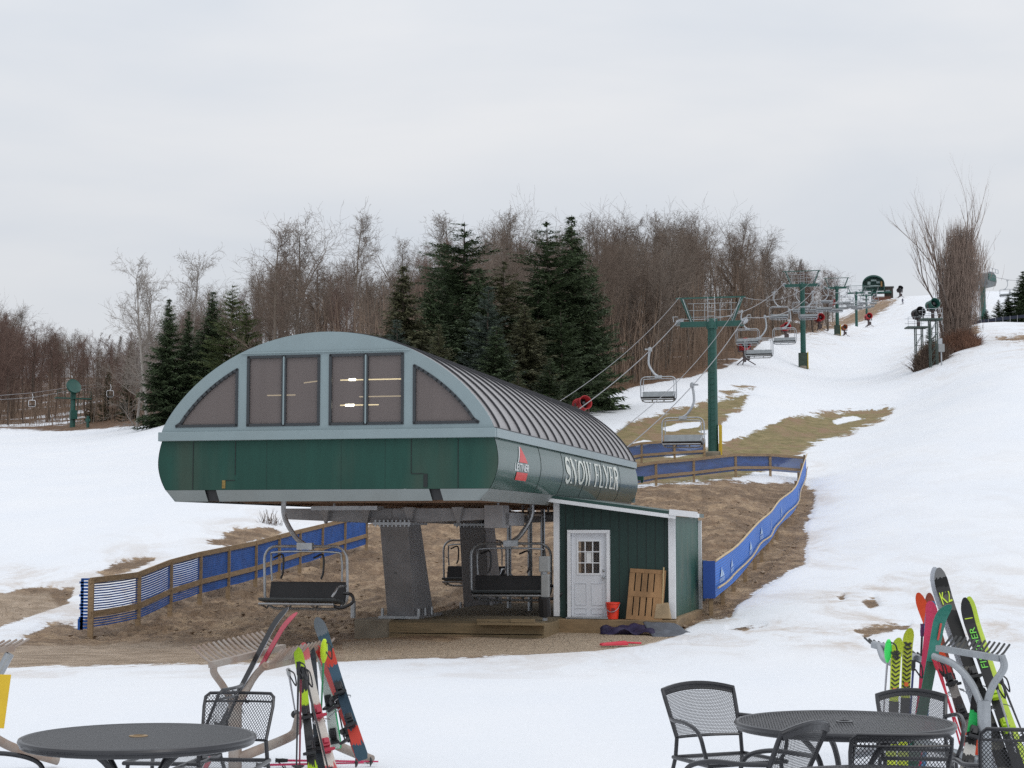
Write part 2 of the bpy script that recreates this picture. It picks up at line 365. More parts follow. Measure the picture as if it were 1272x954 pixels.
# ------------------------------------------------------------------ lower lift station
HW, LEN = 3.44, 17.2
ZB, ZG0, ZG1, ZS, ZT = 3.81, 3.63, 2.65, 2.42, 5.76
def arch(x, hw=HW, sag=ZT-ZB):
    x = min(abs(x), hw); Rr = (hw*hw+sag*sag)/(2*sag); c = math.sqrt(Rr*Rr-x*x)-(Rr-sag); e = sag*math.sqrt(max(0, 1-(x/hw)**2))
    return max(0, .8*c+.2*e)
station = empty('lift_station', (CABX, CABY, 0), -AZ, 'large green and grey chairlift drive station with arched ribbed roof and row of front windows', 'lift station')
def cap(fn):
    return fn
# green side profile: (z, outward offset)
SIDEP = [(ZG0,0),(3.55,.025),(3.42,.055),(3.27,.075),(3.12,.075),(2.98,.05),(2.85,.01),(2.74,-.04),(ZG1,-.09)]
_z = [p[0] for p in SIDEP]; _o = [p[1] for p in SIDEP]
_P = bez([(o_, 0, z_) for o_, z_ in zip(_o, _z)], 3); SIDEP = [(p.z, p.x) for p in _P]
def sideoff(z):
    zs = [p[0] for p in SIDEP][::-1]; os_ = [p[1] for p in SIDEP][::-1]; return float(np.interp(z, zs, os_))
def frontplate(name, spans, m, t=0.0, n=None, parent=station, thick=.06):
    # spans: list of (x, z0, z1) columns -> solid plate between consecutive columns
    b = MB()
    for (x0, a0, b0), (x1, a1, b1) in zip(spans[:-1], spans[1:]):
        b.hexa([(x0,t,a0),(x1,t,a1),(x1,t+thick,a1),(x0,t+thick,a0),(x0,t,b0),(x1,t,b1),(x1,t+thick,b1),(x0,t+thick,b0)])
    return b.build(name, m, parent)
# roof
rb = MB(); NX = 48
xs = [-HW + 2*HW*i/NX for i in range(NX+1)]
xs = [HW*math.sin(math.pi/2*x/HW) for x in xs]
for t0, t1 in ((-.02, LEN),):
    ring = [(x, ZB+arch(x)) for x in xs]
    for (x0, z0), (x1, z1) in zip(ring[:-1], ring[1:]):
        k = .97
        rb.add([(x0,t0,z0),(x1,t0,z1),(x1,t1,z1),(x0,t1,z0),(x0*k,t0,z0-.05),(x1*k,t0,z1-.05),(x1*k,t1,z1-.05),(x0*k,t1,z0-.05)], [(0,3,2,1),(4,5,6,7)])
roof = rb.build('roof', mat('roof_sheet', (.30,.285,.285), .36, metal=.0, var=.06, scale=.8, grime=.12), station, smooth=True)
NR = 18
rs = MB()
for i in range(NR+1):
    t = .35 + (LEN-.45)*i/NR
    ps = [Vector((x*1.006, t, ZB+arch(x)+.03)) for x in xs]
    for (p, q) in zip(ps[:-1], ps[1:]):
        up = (q-p).cross(Vector((0,1,0))).normalized()
        up = up if up.z > 0 else -up
        for dt0, dt1 in ((-.028, .028),):
            rs.hexa([p+Vector((0,dt0,0))-up*.045, q+Vector((0,dt0,0))-up*.045, q+Vector((0,dt1,0))-up*.045, p+Vector((0,dt1,0))-up*.045,
                     p+Vector((0,dt0,0))+up*.004, q+Vector((0,dt0,0))+up*.004, q+Vector((0,dt1,0))+up*.004, p+Vector((0,dt1,0))+up*.004])
seams = rs.build('standing_seams', mat('seam_dark', (.035,.035,.04), .5), roof); 
el = MB(); el.box((HW+.0, LEN/2, ZB-.005), (.08, LEN, .05)); el.build('eave_strip', mat('seam_dark', (0,0,0)), roof)
# front arch
def wtop(x, lo=.30): return ZB + arch(x) - lo
WZ0, WZ1 = 3.93, 5.285
wins = [(-1.60,-.87,'r'),(-.83,-.12,'r'),(.12,.83,'r'),(.87,1.60,'r'),(-3.12,-1.84,'q'),(1.84,3.12,'q')]
def ztopw(x, kind):
    if kind == 'r': return WZ1
    return min(5.08, ZB+arch(x, HW-.29, ZT-ZB-.2) - .06)
def segs(a, b, m): return [a+(b-a)*i/m for i in range(m+1)]
front = None
def plate_full(a, b, m=8): return [(x, ZB-.0, max(ZB+.002, ZB+arch(x))) for x in segs(a, b, m)]
fp = MB()
def addp(sp, t=-.02, th=.08):
    for (x0, a0, b0), (x1, a1, b1) in zip(sp[:-1], sp[1:]):
        fp.hexa([(x0,t,a0),(x1,t,a1),(x1,t+th,a1),(x0,t+th,a0),(x0,t,b0),(x1,t,b1),(x1,t+th,b1),(x0,t+th,b0)])
cuts = sorted(wins, key=lambda q: q[0]); cur = -HW+.001
for a, b, k in cuts:
    addp(plate_full(cur, a, 6)); m = 14 if k == 'q' else 4
    zz = [(x, ZB, WZ0) for x in segs(a, b, m)]; addp(zz)
    addp([(x, max(WZ0+.001, ztopw(x, k)), ZB+arch(x)) for x in segs(a, b, m)])
    cur = b
addp(plate_full(cur, HW-.001, 6))
front = fp.build('front_panel', GREYP, station)
PANE = see_through(mat('bronze_window_sheet', (.175,.145,.137), .42, var=.05, scale=1.2, stretch=(3,1,.15), detail=2), .24)
for a, b, k in cuts:
    m = 14 if k == 'q' else 1
    top = [(x, -.012, max(WZ0+.03, ztopw(x, k))) for x in segs(a, b, m)]
    loop = [(a, -.012, WZ0), (b, -.012, WZ0)] + top[::-1]
    fr = MB()
    lp = [Vector(p) for p in loop]
    cl = [lp[0]]
    for p in lp[1:]:
        if (p-cl[-1]).length > .04: cl.append(p)
    if (cl[-1]-cl[0]).length < .04: cl.pop()
    for p, q in zip(cl, cl[1:]+cl[:1]):
        dd_ = (q-p).normalized()*.02; fr.beam(p-dd_, q+dd_, .055, .05, up=Vector((0,1,0)))
    f = fr.build('window', FRAMEB, front)
    pn = MB(); pn.add([(p.x, .01, p.z) for p in cl], [tuple(range(len(cl)))]); pn.build('pane', PANE, f)
pm = MB()
for x in (-.85, .85): pm.box((x, -.03, (WZ0+WZ1)/2), (.03, .03, WZ1-WZ0))
pm.build('mullion', GREYP, front)
hd = MB(); hd.box((0, -.045, ZB-.09), (2*HW+.08, .13, .18)); hd.box((0,-.05,WZ1+.075),(3.5,.02,.03)); hd.build('belt_band', GREYP, station, bevel=.01)
# front lower green with silhouette
gp = MB()
rows = SIDEP
for (z0, o0), (z1, o1) in zip(rows[:-1], rows[1:]):
    h0, h1 = HW+o0-.01, HW+o1-.01
    gp.hexa([(-h1,-.0,z1),(h1,-.0,z1),(h1,.05,z1),(-h1,.05,z1),(-h0,-.0,z0),(h0,-.0,z0),(h0,.05,z0),(-h0,.05,z0)])
g = gp.build('lower_front', GREEN, station)
sm_ = MB()
for x in (-2.76, -1.86, 1.78, 2.72): sm_.box((x, -.004, (ZG0+ZG1)/2 if x not in (1.78, -1.86) else 3.28), (.014, .012, ZG0-ZG1-.02 if x not in (1.78,-1.86) else .67))
sm_.box((1.9,-.004,2.945),(.24,.012,.014)); sm_.box((-1.96,-.004,2.84),(.2,.012,.014)); sm_.box((2.07,-.006,2.81),(.08,.014,.26))
ys_ = MB(); ys_.box((-2.1,-.006,2.76),(.07,.012,.16)); ys_.build('rust_mark', mat('rust_yellow', (.25,.17,.05), .8, var=.4, scale=12), g)
fj = MB()
for x in (-1.2,.35,1.25): fj.box((x,-.002,(ZG0+ZG1)/2),(.007,.006,ZG0-ZG1-.03))
fj.build('fine_joint', mat('faint_joint', (.012,.045,.036), .6), g)
sm_.build('panel_joint', mat('joint_black', (.01,.016,.015), .6), g)
# sides
for sgn in (-1, 1):
    b = MB()
    P2 = [(HW+o, z) for z, o in SIDEP]
    NP = 8
    for (x0, z0), (x1, z1) in zip(P2[:-1], P2[1:]):
        ts = [0.0, LEN]
        b.add([(sgn*x0,ts[0],z0),(sgn*x0,ts[1],z0),(sgn*x1,ts[1],z1),(sgn*x1,ts[0],z1)], [(0,1,2,3) if sgn > 0 else (3,2,1,0)])
    s_ = b.build('side_panel', GLOSSG, station, smooth=True)
    bb = MB(); bb.box((sgn*(HW+.0), LEN/2, ZB-.09), (.10, LEN, .17)); bb.build('side_band', GREYP, s_)
    for t in (3.9, 6.3, 8.9, 11.4, 14.1):
        j = MB()
        for (x0, z0), (x1, z1) in zip(P2[:-1], P2[1:]):
            j.beam((sgn*(x0+.002), t, z0), (sgn*(x1+.002), t, z1), .02, .008, up=Vector((1,0,0)))
        j.build('panel_joint', mat('joint_black', (0,0,0)), s_)
    k = MB(); x0, x1 = HW-.10, HW-.30
    k.add([(sgn*x0,0,ZG1-.003),(sgn*x0,LEN,ZG1-.003),(sgn*x1,LEN,ZS),(sgn*x1,.0,ZS)], [(0,1,2,3) if sgn > 0 else (3,2,1,0)])
    k.build('side_skirt', SKIRT, station)
# rear wall and front skirt, with the dark gaps where the cable runs
rw = MB(); rw.add([(x, LEN, ZB+arch(x)) for x in xs]+[(HW,LEN,ZG1),(-HW,LEN,ZG1)], [tuple(range(len(xs)+2))]); rw.build('rear_wall', GREYP, station)
sk = MB()
for a, b in ((-HW+.10, -2.50), (-2.26, 2.14), (2.36, HW-.10)):
    ka = .2 if a < -3 else 0; kb = .2 if b > 3 else 0
    sh = .06 if a > -3 else 0
    sk.add([(a,-.01,ZG1-.003),(b,-.01,ZG1-.003),(b-kb+(.06 if kb==0 else 0),.03,ZS),(a+ka+sh,.03,ZS)], [(0,1,2,3)])
sk.build('front_skirt', SKIRT, station)
dk = MB(); dk.box((0,.08,(ZG1+ZS)/2+.005),(2*HW-.55,.03,.215)); dk.build('painted_skirt_shade', BLACK, station)  # black strip stands in for the shade inside the skirt gaps
# floor underside
uf = MB()
for i in range(24): uf.box((0, .45+i*.7, ZS+.10), (2*HW-.65, .66, .05))
uf.build('underside', mat('plywood_underside', (.50,.30,.18), .8, var=.3, scale=1.2, stretch=(.4,2,1)), station)
ub = MB()
for l in (-2.75,-1.1,1.1,2.75): ub.box((l, LEN/2+.2, ZS+.05), (.10, LEN-.8, .05))
for t in (3.4,7,10.6,14.2,16.8): ub.box((0,t,ZS+.045),(2*HW-.9,.10,.06))
ub.build('underframe', mat('brown_underframe', (.22,.14,.09), .7, var=.2), station)
# interior shelf of machinery and lights
mi = MB(); mi.box((0, 3.2, 4.0), (4.6, 2.0, .6)); mi.lathe((0,3.2,4.3), [(1.9,0),(1.9,.12),(.3,.2),(.3,.6)], 28); mi.build('drive_machinery', mat('machinery_grey', (.09,.08,.08), .6, var=.3, scale=3), station)
LAMP = bpy.data.materials.new('lamp_glow'); LAMP.use_nodes = True; q = LAMP.node_tree.nodes['Principled BSDF']
q.inputs['Emission Color'].default_value = (1,.82,.45,1); q.inputs['Emission Strength'].default_value = 3
HOT = bpy.data.materials.new('lamp_hot'); HOT.use_nodes = True; q = HOT.node_tree.nodes['Principled BSDF']
q.inputs['Emission Color'].default_value = (1,.95,.75,1); q.inputs['Emission Strength'].default_value = 14
DIM = bpy.data.materials.new('lamp_dim'); DIM.use_nodes = True; q = DIM.node_tree.nodes['Principled BSDF']
q.inputs['Emission Color'].default_value = (1,.8,.45,1); q.inputs['Emission Strength'].default_value = 1.0
for x0, x1, z, mt in ((.15,1.58,4.84,LAMP),(.15,.95,4.335,LAMP),(.55,1.58,4.50,DIM),(-.62,-.15,4.80,DIM),(.33,.47,4.845,HOT),(.26,.44,4.335,HOT),(-1.4,-.8,4.56,DIM)):
    l = MB(); hot = mt is HOT
    l.tube([(x0,.5,z),(x1,.5,z+(.05 if x0 == -.62 else 0))], .012 if not hot else .024, 8); l.build('lamp_tube', mt, station)
# legs
def pylon(name, lc, t0, zb, dt, lab=None, w0=.64, ztop=1.98):
    b = MB(); h = w0/2
    a, c = (t0, t0+1.05), (t0+dt, t0+dt+1.55)
    b.hexa([(lc-h,c[0],zb),(lc+h,c[0],zb),(lc+h,c[1],zb),(lc-h,c[1],zb),(lc-h,a[0],ztop),(lc+h,a[0],ztop),(lc+h,a[1],ztop),(lc-h,a[1],ztop)])
    o = b.build(name, DSTEEL, station, bevel=.015)
    f = MB(); f.box((lc, (a[0]+a[1])/2, ztop+.02), (w0+.22, 1.35, .06)); f.build('top_flange', STEEL, o); f = MB(); f.box((lc,(c[0]+c[1])/2,zb+.02),(w0+.3,1.95,.07))
    f.build('base_flange', STEEL, o)
    f = MB()
    for i in range(9): f = MB(); f.tube([(lc-.38+i*.095,a[0]-.11,ztop-.05),(lc-.38+i*.095,a[0]-.11,ztop+.1)], .022, 6); f.build('anchor_bolt', STEEL, o)
    for dx in (-.42,.42):
        for dy in (-.05,.45,1.0): f = MB(); f.tube([(lc+dx,c[0]+dy,zb),(lc+dx,c[0]+dy,zb+.22)], .035, 8); f.build('anchor_bolt', STEEL, o)
    hd_ = MB(); hd_.box((lc+.02, c[0]+.005+ .0, zb+.20), (.17,.03,.15)); hd_.box((lc-.05, t0+dt*.55, 1.05-.12), (.06,.05,.06)); hd_.build('access_hole', mat('joint_black', (0,0,0)), o)
    return o
PZ = -.10
pylon('support_leg', .10, 4.35, PZ, .62)
pylon('support_leg', .0, 11.7, -.25, .5, w0=.7)
cb = MB()
for t in (4.75, 12.2):
    for sg in (-1, 1):
        cb.hexa([(sg*.0,t-.22,1.99),(sg*2.5,t-.22,2.10),(sg*2.5,t+.22,2.10),(sg*.0,t+.22,1.99),(0,t-.22,2.34),(sg*2.5,t-.22,2.34),(sg*2.5,t+.22,2.34),(0,t+.22,2.34)] if sg > 0 else
                [(-2.5,t-.22,2.10),(0,t-.22,1.99),(0,t+.22,1.99),(-2.5,t+.22,2.10),(-2.5,t-.22,2.34),(0,t-.22,2.34),(0,t+.22,2.34),(-2.5,t+.22,2.34)])
cb.box((0,8.5,2.2),(.5,7,.3)); cb.box((2.35,4.7,2.15),(.42,.6,.5)); cb.box((2.5,5.6,2.1),(.12,1.9,.3))
for x in (-1.5,-.55,.45,1.55): cb.hexa([(x-.02,4.5,2.0),(x+.02,4.5,2.0),(x+.02,4.4,2.0),(x-.02,4.4,2.0),(x-.12,4.52,2.36),(x+.12,4.52,2.36),(x+.12,4.3,2.36),(x-.12,4.3,2.36)])
cb.build('cross_beam', mat('beam_grey', (.30,.30,.31), .45, metal=.2, var=.2, scale=2, grime=.2), station, bevel=.01)
gd = MB(); gd.box((-.75,3.7,2.33),(1.5,.5,.09)); gd.build('guide_plate', STEEL, station)
rl = MB()
for sg in (-1, 1): rl.tube(bez([(sg*1.9,15.8,2.26),(sg*1.95,9,2.26),(sg*2.0,6.2,2.28)],6), .045, 8)
for sg in (-1,1):
    for t in (6.4,9,12,15): rl.tube([(sg*1.97,t,2.2),(sg*1.97,t,2.5)], .03, 6)
rl.build('guide_rail', STEEL, station, smooth=True)
pp = MB()
for l, t in ((1.25,10.6),(1.95,11.4),(2.1,9.2)): pp.tube([(l,t,-.4),(l,t,2.4)], .06, 8)
pp.build('conduit', STEEL, station)
ft = MB(); ft.box((-.2, 4.85, -.36), (1.15, 1.1, .52)); ft.build('concrete_footing', mat('concrete', (.24,.215,.17), .9, var=.25, scale=2.5, bump=.4, grime=.5), station, bevel=.02)
sn = MB()
sn.tube([(-1.0, 4.7+.2, -.1),(-1.0,4.9,.28)], .06, 8); sn.build('anchor_pipe', STEEL, station)
# small sheave frame at the rear left of the roof and green beam behind
rf = MB(); rf.box((2.6,LEN+2.2,3.42),(1.5,.15,.12)); rf.box((2.1,LEN+2.2,3.2),(.3,.2,.4)); rf.beam((3.3,LEN+2.2,3.4),(3.3,LEN+2.2,3.28),.06,.06); rf.beam((2.0,LEN,3.2),(2.2,LEN+2.3,3.35),.2,.2); rf.build('rear_cable_guide', GREEN, station)
# lettering on the right side: x = HW + offset at height z
def on_side(t, z, lift=.012):
    return Vector((HW+sideoff(z)+lift, t, z))
class Glyph:
    def __init__(s): s.b = MB()
    def stroke(s, pts, wd, ox, oz, sx, sz, n=8):
        # pts polyline in unit box; wd list of (wx) horizontal widths
        P = []
        for (p, q) in zip(pts[:-1], pts[1:]):
            m = max(1, int(n*math.hypot(q[0]-p[0], q[1]-p[1]))+1)
            for i in range(m): P.append((p[0]+(q[0]-p[0])*i/m, p[1]+(q[1]-p[1])*i/m))
        P.append(pts[-1]); N = len(P)
        ws = [np.interp(i/(N-1), [0, .5, 1] if len(wd) == 3 else [0, 1], wd) for i in range(N)]
        L_ = []
        for i in range(N):
            a = P[max(i-1, 0)]; c = P[min(i+1, N-1)]; dx, dz = (c[0]-a[0])*sx, (c[1]-a[1])*sz; l = math.hypot(dx, dz) or 1
            nx, nz_ = -dz/l, dx/l
            h = ws[i]/2; L_.append(((ox+P[i][0]*sx+nx*h, oz+P[i][1]*sz+nz_*h), (ox+P[i][0]*sx-nx*h, oz+P[i][1]*sz-nz_*h)))
        for (a, b_), (c, d_) in zip(L_[:-1], L_[1:]):
            s.b.add([on_side(*a), on_side(*b_), on_side(*d_), on_side(*c)], [(0,1,2,3)])
T, th = .155, .05      # thick and thin stroke (m along the side); letters are stretched along the station
def arc(cx, cz, rx, rz, a0, a1, n=14): return [(cx+rx*math.cos(R(a0+(a1-a0)*i/n)), cz+rz*math.sin(R(a0+(a1-a0)*i/n))) for i in range(n+1)]
SER = lambda x, z, w_=.3: ([(x-w_/2, z), (x+w_/2, z)], [.035,.035])
LET = {
 'S': [(arc(.5,.74,.36,.24,25,180)+arc(.5,.74,.36,.2,180,240)[1:]+arc(.5,.27,.36,.25,60,0)[1:]+arc(.5,.27,.36,.25,0,-155)[1:],[.06,.2,.06]), ([(.86,.97),(.86,.72)],[.035,.035]), ([(.12,.28),(.12,.02)],[.035,.035])],
 'N': [([(.16,0),(.16,1)],[th,th]), ([(.84,0),(.84,1)],[th,th]), ([(.14,1),(.84,0)],[T,T]), SER(.16,.015), SER(.1,.985,.22), SER(.84,.985)],
 'O': [(arc(.5,.5,.4,.46,90,270),[th,T+.03,th]), (arc(.5,.5,.4,.46,-90,90),[th,T+.03,th])],
 'W': [([(.08,1),(.31,0)],[T,T]), ([(.31,0),(.5,.92)],[th,th]), ([(.45,1),(.68,0)],[T,T]), ([(.68,0),(.9,1)],[th,th]), SER(.08,.985,.24), SER(.47,.985,.2), SER(.9,.985,.22)],
 'F': [([(.22,0),(.22,1)],[T,T]), ([(.1,.98),(.88,.98)],[.04,.04]), ([(.22,.52),(.66,.52)],[.04,.04]), ([(.87,.98),(.87,.76)],[.045,.045]), ([(.66,.64),(.66,.4)],[.04,.04]), SER(.22,.015,.34)],
 'L': [([(.22,0),(.22,1)],[T,T]), ([(.1,.02),(.88,.02)],[.04,.04]), ([(.88,.02),(.88,.28)],[.045,.045]), SER(.22,.985,.34)],
 'Y': [([(.1,1),(.5,.45)],[T,T]), ([(.9,1),(.5,.45)],[th,th]), ([(.5,.48),(.5,0)],[T,T]), SER(.1,.985,.26), SER(.9,.985,.22), SER(.5,.015,.32)],
 'E': [([(.22,0),(.22,1)],[T,T]), ([(.1,.98),(.86,.98)],[.04,.04]), ([(.22,.52),(.64,.52)],[.04,.04]), ([(.1,.02),(.9,.02)],[.04,.04]), ([(.86,.98),(.86,.77)],[.045,.045]), ([(.9,.02),(.9,.26)],[.045,.045]), ([(.64,.64),(.64,.4)],[.04,.04])],
 'R': [([(.2,0),(.2,1)],[T,T]), ([(.1,.98),(.5,.98)]+arc(.5,.75,.28,.23,90,-90)+[(.2,.52)],[.05,.16,.05]), ([(.45,.52),(.86,.02)],[T,T]), SER(.2,.015,.32), SER(.9,.015,.18)],
}
gl = Glyph()
x = 6.55
ltr = mat('cream_lettering', (.72,.74,.68), .5)
for ch, wd in zip('SNOW FLYER', (.72,.98,.95,1.15,.42,.74,.76,.88,.78,.86)):
    if ch != ' ':
        gl = Glyph()
        for pts, ww in LET[ch]: gl.stroke(pts, ww, x, 2.95, wd*.88, .56)
        gl.b.build('letter', ltr, station)
    x += wd*.885
def text_mesh(txt, size=1.0):
    cu = bpy.data.curves.new('t', 'FONT'); cu.body = txt; cu.size = size; cu.resolution_u = 2
    o = bpy.data.objects.new('t', cu); COL.objects.link(o); dg = bpy.context.evaluated_depsgraph_get(); dg.update()
    me = o.evaluated_get(dg).to_mesh(); V = [v.co.copy() for v in me.vertices]; Fc = [tuple(p.vertices) for p in me.polygons]
    bpy.data.objects.remove(o); bpy.data.curves.remove(cu)
    x0 = min(v.x for v in V); x1 = max(v.x for v in V); y0 = min(v.y for v in V); y1 = max(v.y for v in V)
    return [((v.x-x0)/(x1-x0), (v.y-y0)/(y1-y0)) for v in V], Fc
REDL = mat('emblem_red', (.62,.045,.04), .4)
em = MB()
def sidequad(ps, nx=6):
    em.add([on_side(*p) for p in ps], [tuple(range(len(ps)))])
for i in range(8):
    z0, z1 = 3.22+.04*i, 3.22+.04*(i+1)
    f0, f1 = (z0-3.22)/.32, (z1-3.22)/.32
    sidequad([(1.78+.22*f0, z0), (2.55-.5*f0, z0), (2.55-.5*f1, z1), (1.78+.22*f1, z1)])
for i in range(4): sidequad([(1.62, 2.86+.04*i), (2.62, 2.86+.04*i), (2.62, 2.90+.04*i), (1.62, 2.90+.04*i)])
em.build('maker_emblem', REDL, station)
uv, fc = text_mesh('LEITNER'); tb = MB(); tb.add([on_side(1.42+1.28*u, 3.045+.15*v) for u, v in uv], fc)
for i in range(8):
    z0, z1 = 3.22+.04*i, 3.22+.04*(i+1); f0, f1 = (z0-3.22)/.32, (z1-3.22)/.32
    tb.add([on_side(*p) for p in ((1.66+.26*f0,z0),(1.73+.26*f0,z0),(1.73+.26*f1,z1),(1.66+.26*f1,z1))], [(0,1,2,3)])
tb.build('maker_lettering', mat('white_lettering', (.75,.77,.77), .5), station)
# ------------------------------------------------------------------ wooden loading deck
deck = empty('loading_deck', stp(0,0,0), -AZ, 'low weathered timber loading deck under the lift station', 'deck')
b = MB()
for i in range(56): b.box((1.76, 4.35+i*.17, -.125), (3.40, .15, .05))
b.build('deck_boards', mat('mossy_boards', (.10,.08,.05), .9, col2=(.17,.135,.08), scale=2.5, bump=.3, detail=8), deck)
b = MB(); 
for i in range(2): b.box((1.76, 4.28, -.26-.24*i), (3.44, .06, .22))
b.box((.1,9,-.38),(.06,9.4,.46)); b.box((3.46,9,-.38),(.06,9.4,.46)); b.build('skirt_boards', OLDWOOD, deck)
b = MB(); b.box((2.85,4.1,-.14),(1.5,.32,.05)); b.box((3.1,4.0,-.07),(.5,.12,.07)); b.box((2.5,4.15,-.08),(.9,.1,.05)); b.build('loose_edge_board', OLDWOOD, deck)
ctrl = empty('control_box', stp(3.42,4.75,-.1), -AZ, 'grey control box on a post beside the loading chair and shed corner', 'control box')
b = MB(); b.box((0,0,.55),(.09,.09,1.1)); b.build('post', STEEL, ctrl); b = MB(); b.box((0,-.05,1.22),(.22,.18,.34)); b.box((.02,-.05,.75),(.17,.16,.5)); b.build('housing', mat('light_grey_box', (.27,.28,.28), .5, var=.1), ctrl, bevel=.02)
b = MB(); b.tube([(0,0,.1),(.0,-.1,.5)], .13, 10); b.build('base_cover', BLACK, ctrl)
# ------------------------------------------------------------------ chairs of the lift
CW = 1.85
FABRIC = mat('dark_seat_pad', (.022,.022,.024), .55, var=.2, scale=5)
SEATG = mat('seat_slab', (.30,.32,.33), .4, metal=.3, var=.15)
def rrect(w, z0, z1, r, y=0, n=5, open_bottom=False):
    p = []
    for cx, cz, a0 in ((w/2-r, z1-r, 0), (-w/2+r, z1-r, 90), (-w/2+r, z0+r, 180), (w/2-r, z0+r, 270)):
        for i in range(n+1):
            a = R(a0+90*i/n); p.append((cx+r*math.cos(a), y, cz+r*math.sin(a)))
    return p
def make_chair(side, detail=True, near=False):
    root = empty('lift_chair', (0,0,0))
    o = -side*.42          # hanger offset: frame hangs inboard of the grip
    g = MB(); g.box((0,0,.02),(.14,.46,.14)); g.tube([(0,-.22,.1),(0,.24,.14)],.05,8); g.box((side*.12,.05,.06),(.3,.1,.07)); g.build('grip', STEEL, root)
    a = MB(); a.tube(bez([(0,0,0),(side*.06,0,-.3),(side*.06,0,-.75),(o*.45,0,-1.18),(o,0,-1.36)],6), .055, 8); a.build('hanger_arm', STEEL, root, smooth=True)
    f = MB(); f.tube(rrect(CW,-2.68,-1.38,.28,0), .030, 8, close=True)
    f.v = [(v[0]+o, v[1]+.10*max(0,(-v[2]-1.4))*.6, v[2]) for v in f.v]
    f.box((o,0,-1.38),(.34,.12,.14)); f.build('frame', STEEL, root, smooth=True)
    s = MB(); s.hexa([(o-CW/2+.06,-.42,-2.50),(o+CW/2-.06,-.42,-2.50),(o+CW/2-.06,.14,-2.58),(o-CW/2+.06,.14,-2.58),(o-CW/2+.06,-.44,-2.43),(o+CW/2-.06,-.44,-2.43),(o+CW/2-.06,.14,-2.50),(o-CW/2+.06,.14,-2.50)])
    s.build('seat', mat('slatted_seat', (.075,.085,.09), .45, metal=.3, var=.25, scale=7) if near else FABRIC, root, bevel=.02)
    k = MB(); k.hexa([(o-CW/2+.07,.10,-2.5),(o+CW/2-.07,.10,-2.5),(o+CW/2-.07,.15,-2.5),(o-CW/2+.07,.15,-2.5),(o-CW/2+.07,.20,-2.12),(o+CW/2-.07,.20,-2.12),(o+CW/2-.07,.25,-2.12),(o-CW/2+.07,.25,-2.12)])
    k.build('backrest', FABRIC if near else SEATG, root, bevel=.015)
    u = MB()
    for x in (-CW/2+.12, -.3, .3, CW/2-.12): u.tube([(o+x,.2,-2.45),(o+x,-.1,-2.66),(o+x,-.45,-2.56)], .022, 6)
    u.tube([(o-CW/2+.1,-.47,-2.56),(o+CW/2-.1,-.47,-2.56)], .028, 6); u.build('seat_frame', STEEL, root)
    b = MB(); b.tube(bez([(o-CW/2+.14,.1,-2.1),(o-CW/2+.14,.05,-1.62),(o-CW/2+.30,0,-1.5),(o+CW/2-.30,0,-1.5),(o+CW/2-.14,.05,-1.62),(o+CW/2-.14,.1,-2.1)],4), .022, 6)
    b.tube(bez([(o+CW/2-.08,.1,-2.2),(o+CW/2-.05,-.3,-2.2),(o+CW/2-.05,-.5,-2.3),(o+CW/2-.1,-.55,-2.4)],4), .025, 6)
    b.build('safety_bar', STEEL, root, smooth=True)
    if near:
        for x in (-.48,.42):
            h = MB(); h.tube(bez([(o+x-.22,-.02,-1.62),(o+x,-.06,-1.56),(o+x+.02,-.08,-1.9),(o+x-.03,-.08,-2.05)],4), .022, 6); h.build('strap', BLACK, root)
        h = MB(); h.tube(bez([(o+CW/2-.02,-.1,-2.34),(o+CW/2+.24,-.35,-2.36),(o+CW/2+.3,-.4,-2.5),(o+CW/2+.1,-.45,-2.62),(o+CW/2-.1,-.4,-2.6)],5), .035, 6)
        h.build('armrest', BLACK, root)
    return root
GAUGE = 1.88
SHE = [(51.0, 3.35), (100, None), (184, None), (270, None), (365, None), (450, None), (518, None)]
TW = [(888, 568, 402.5, 100), (1000, 459, 354.5, 184), (1042, 418, 357.5, 270), (1067, 415, 364, 365), (1082, 396, 367, 450)]
def line_x(Y): return CABX + (Y-CABY)*math.tan(AZ)
cabz = [(51.0, 3.3)] + [(Y, W(px, yc, Y).z+.35) for px, yb, yc, Y in TW] + [(516, W(1086, 357, 516).z)]
def cable_z(Y):
    for (a, za), (b_, zb) in zip(cabz[:-1], cabz[1:]):
        if a <= Y <= b_ + .01:
            t = (Y-a)/(b_-a); return za+(zb-za)*t - 4*t*(1-t)*(b_-a)*.014
    return cabz[-1][1] if Y > 400 else cabz[0][1]
def cable_pt(side, Y):
    p = Vector((line_x(Y), Y, 0)) + RT*(side*GAUGE); return Vector((p.x, p.y, cable_z(Y)))
rope = empty('haul_rope', (0,0,0), 0, 'thin grey steel haul cable looping from the station up the lift towers', 'cable')
for sd in (-1, 1):
    m = MB(); ys = list(np.linspace(50.5, 516, 150)); m.tube([cable_pt(sd, y) for y in ys], [.015+.00007*y for y in ys], 6); m.build('cable_strand', mat('wire', (.3,.3,.31), .5, metal=.5), rope)
comm = MB()
p0 = W(934, 368, 100); 
for dx in (-2.1, 2.0):
    ys = np.linspace(52, 100, 24); pts = []
    for y in ys:
        t = (y-52)/48; pts.append(Vector((line_x(y)+dx*.9, y, 4.2+(cabz[1][1]+1.2-4.2)*t - 4*t*(1-t)*.8)))
    comm.tube(pts, .013, 5)
ys = np.linspace(100, 184, 30); comm.tube([Vector((line_x(y)+1.9, y, cable_z(y)+1.2)) for y in ys], .014, 5)
tagit(comm.build('communication_line', mat('wire', (0,0,0))), 'thin pair of signal wires strung above the haul cable to the first tower', 'wire')
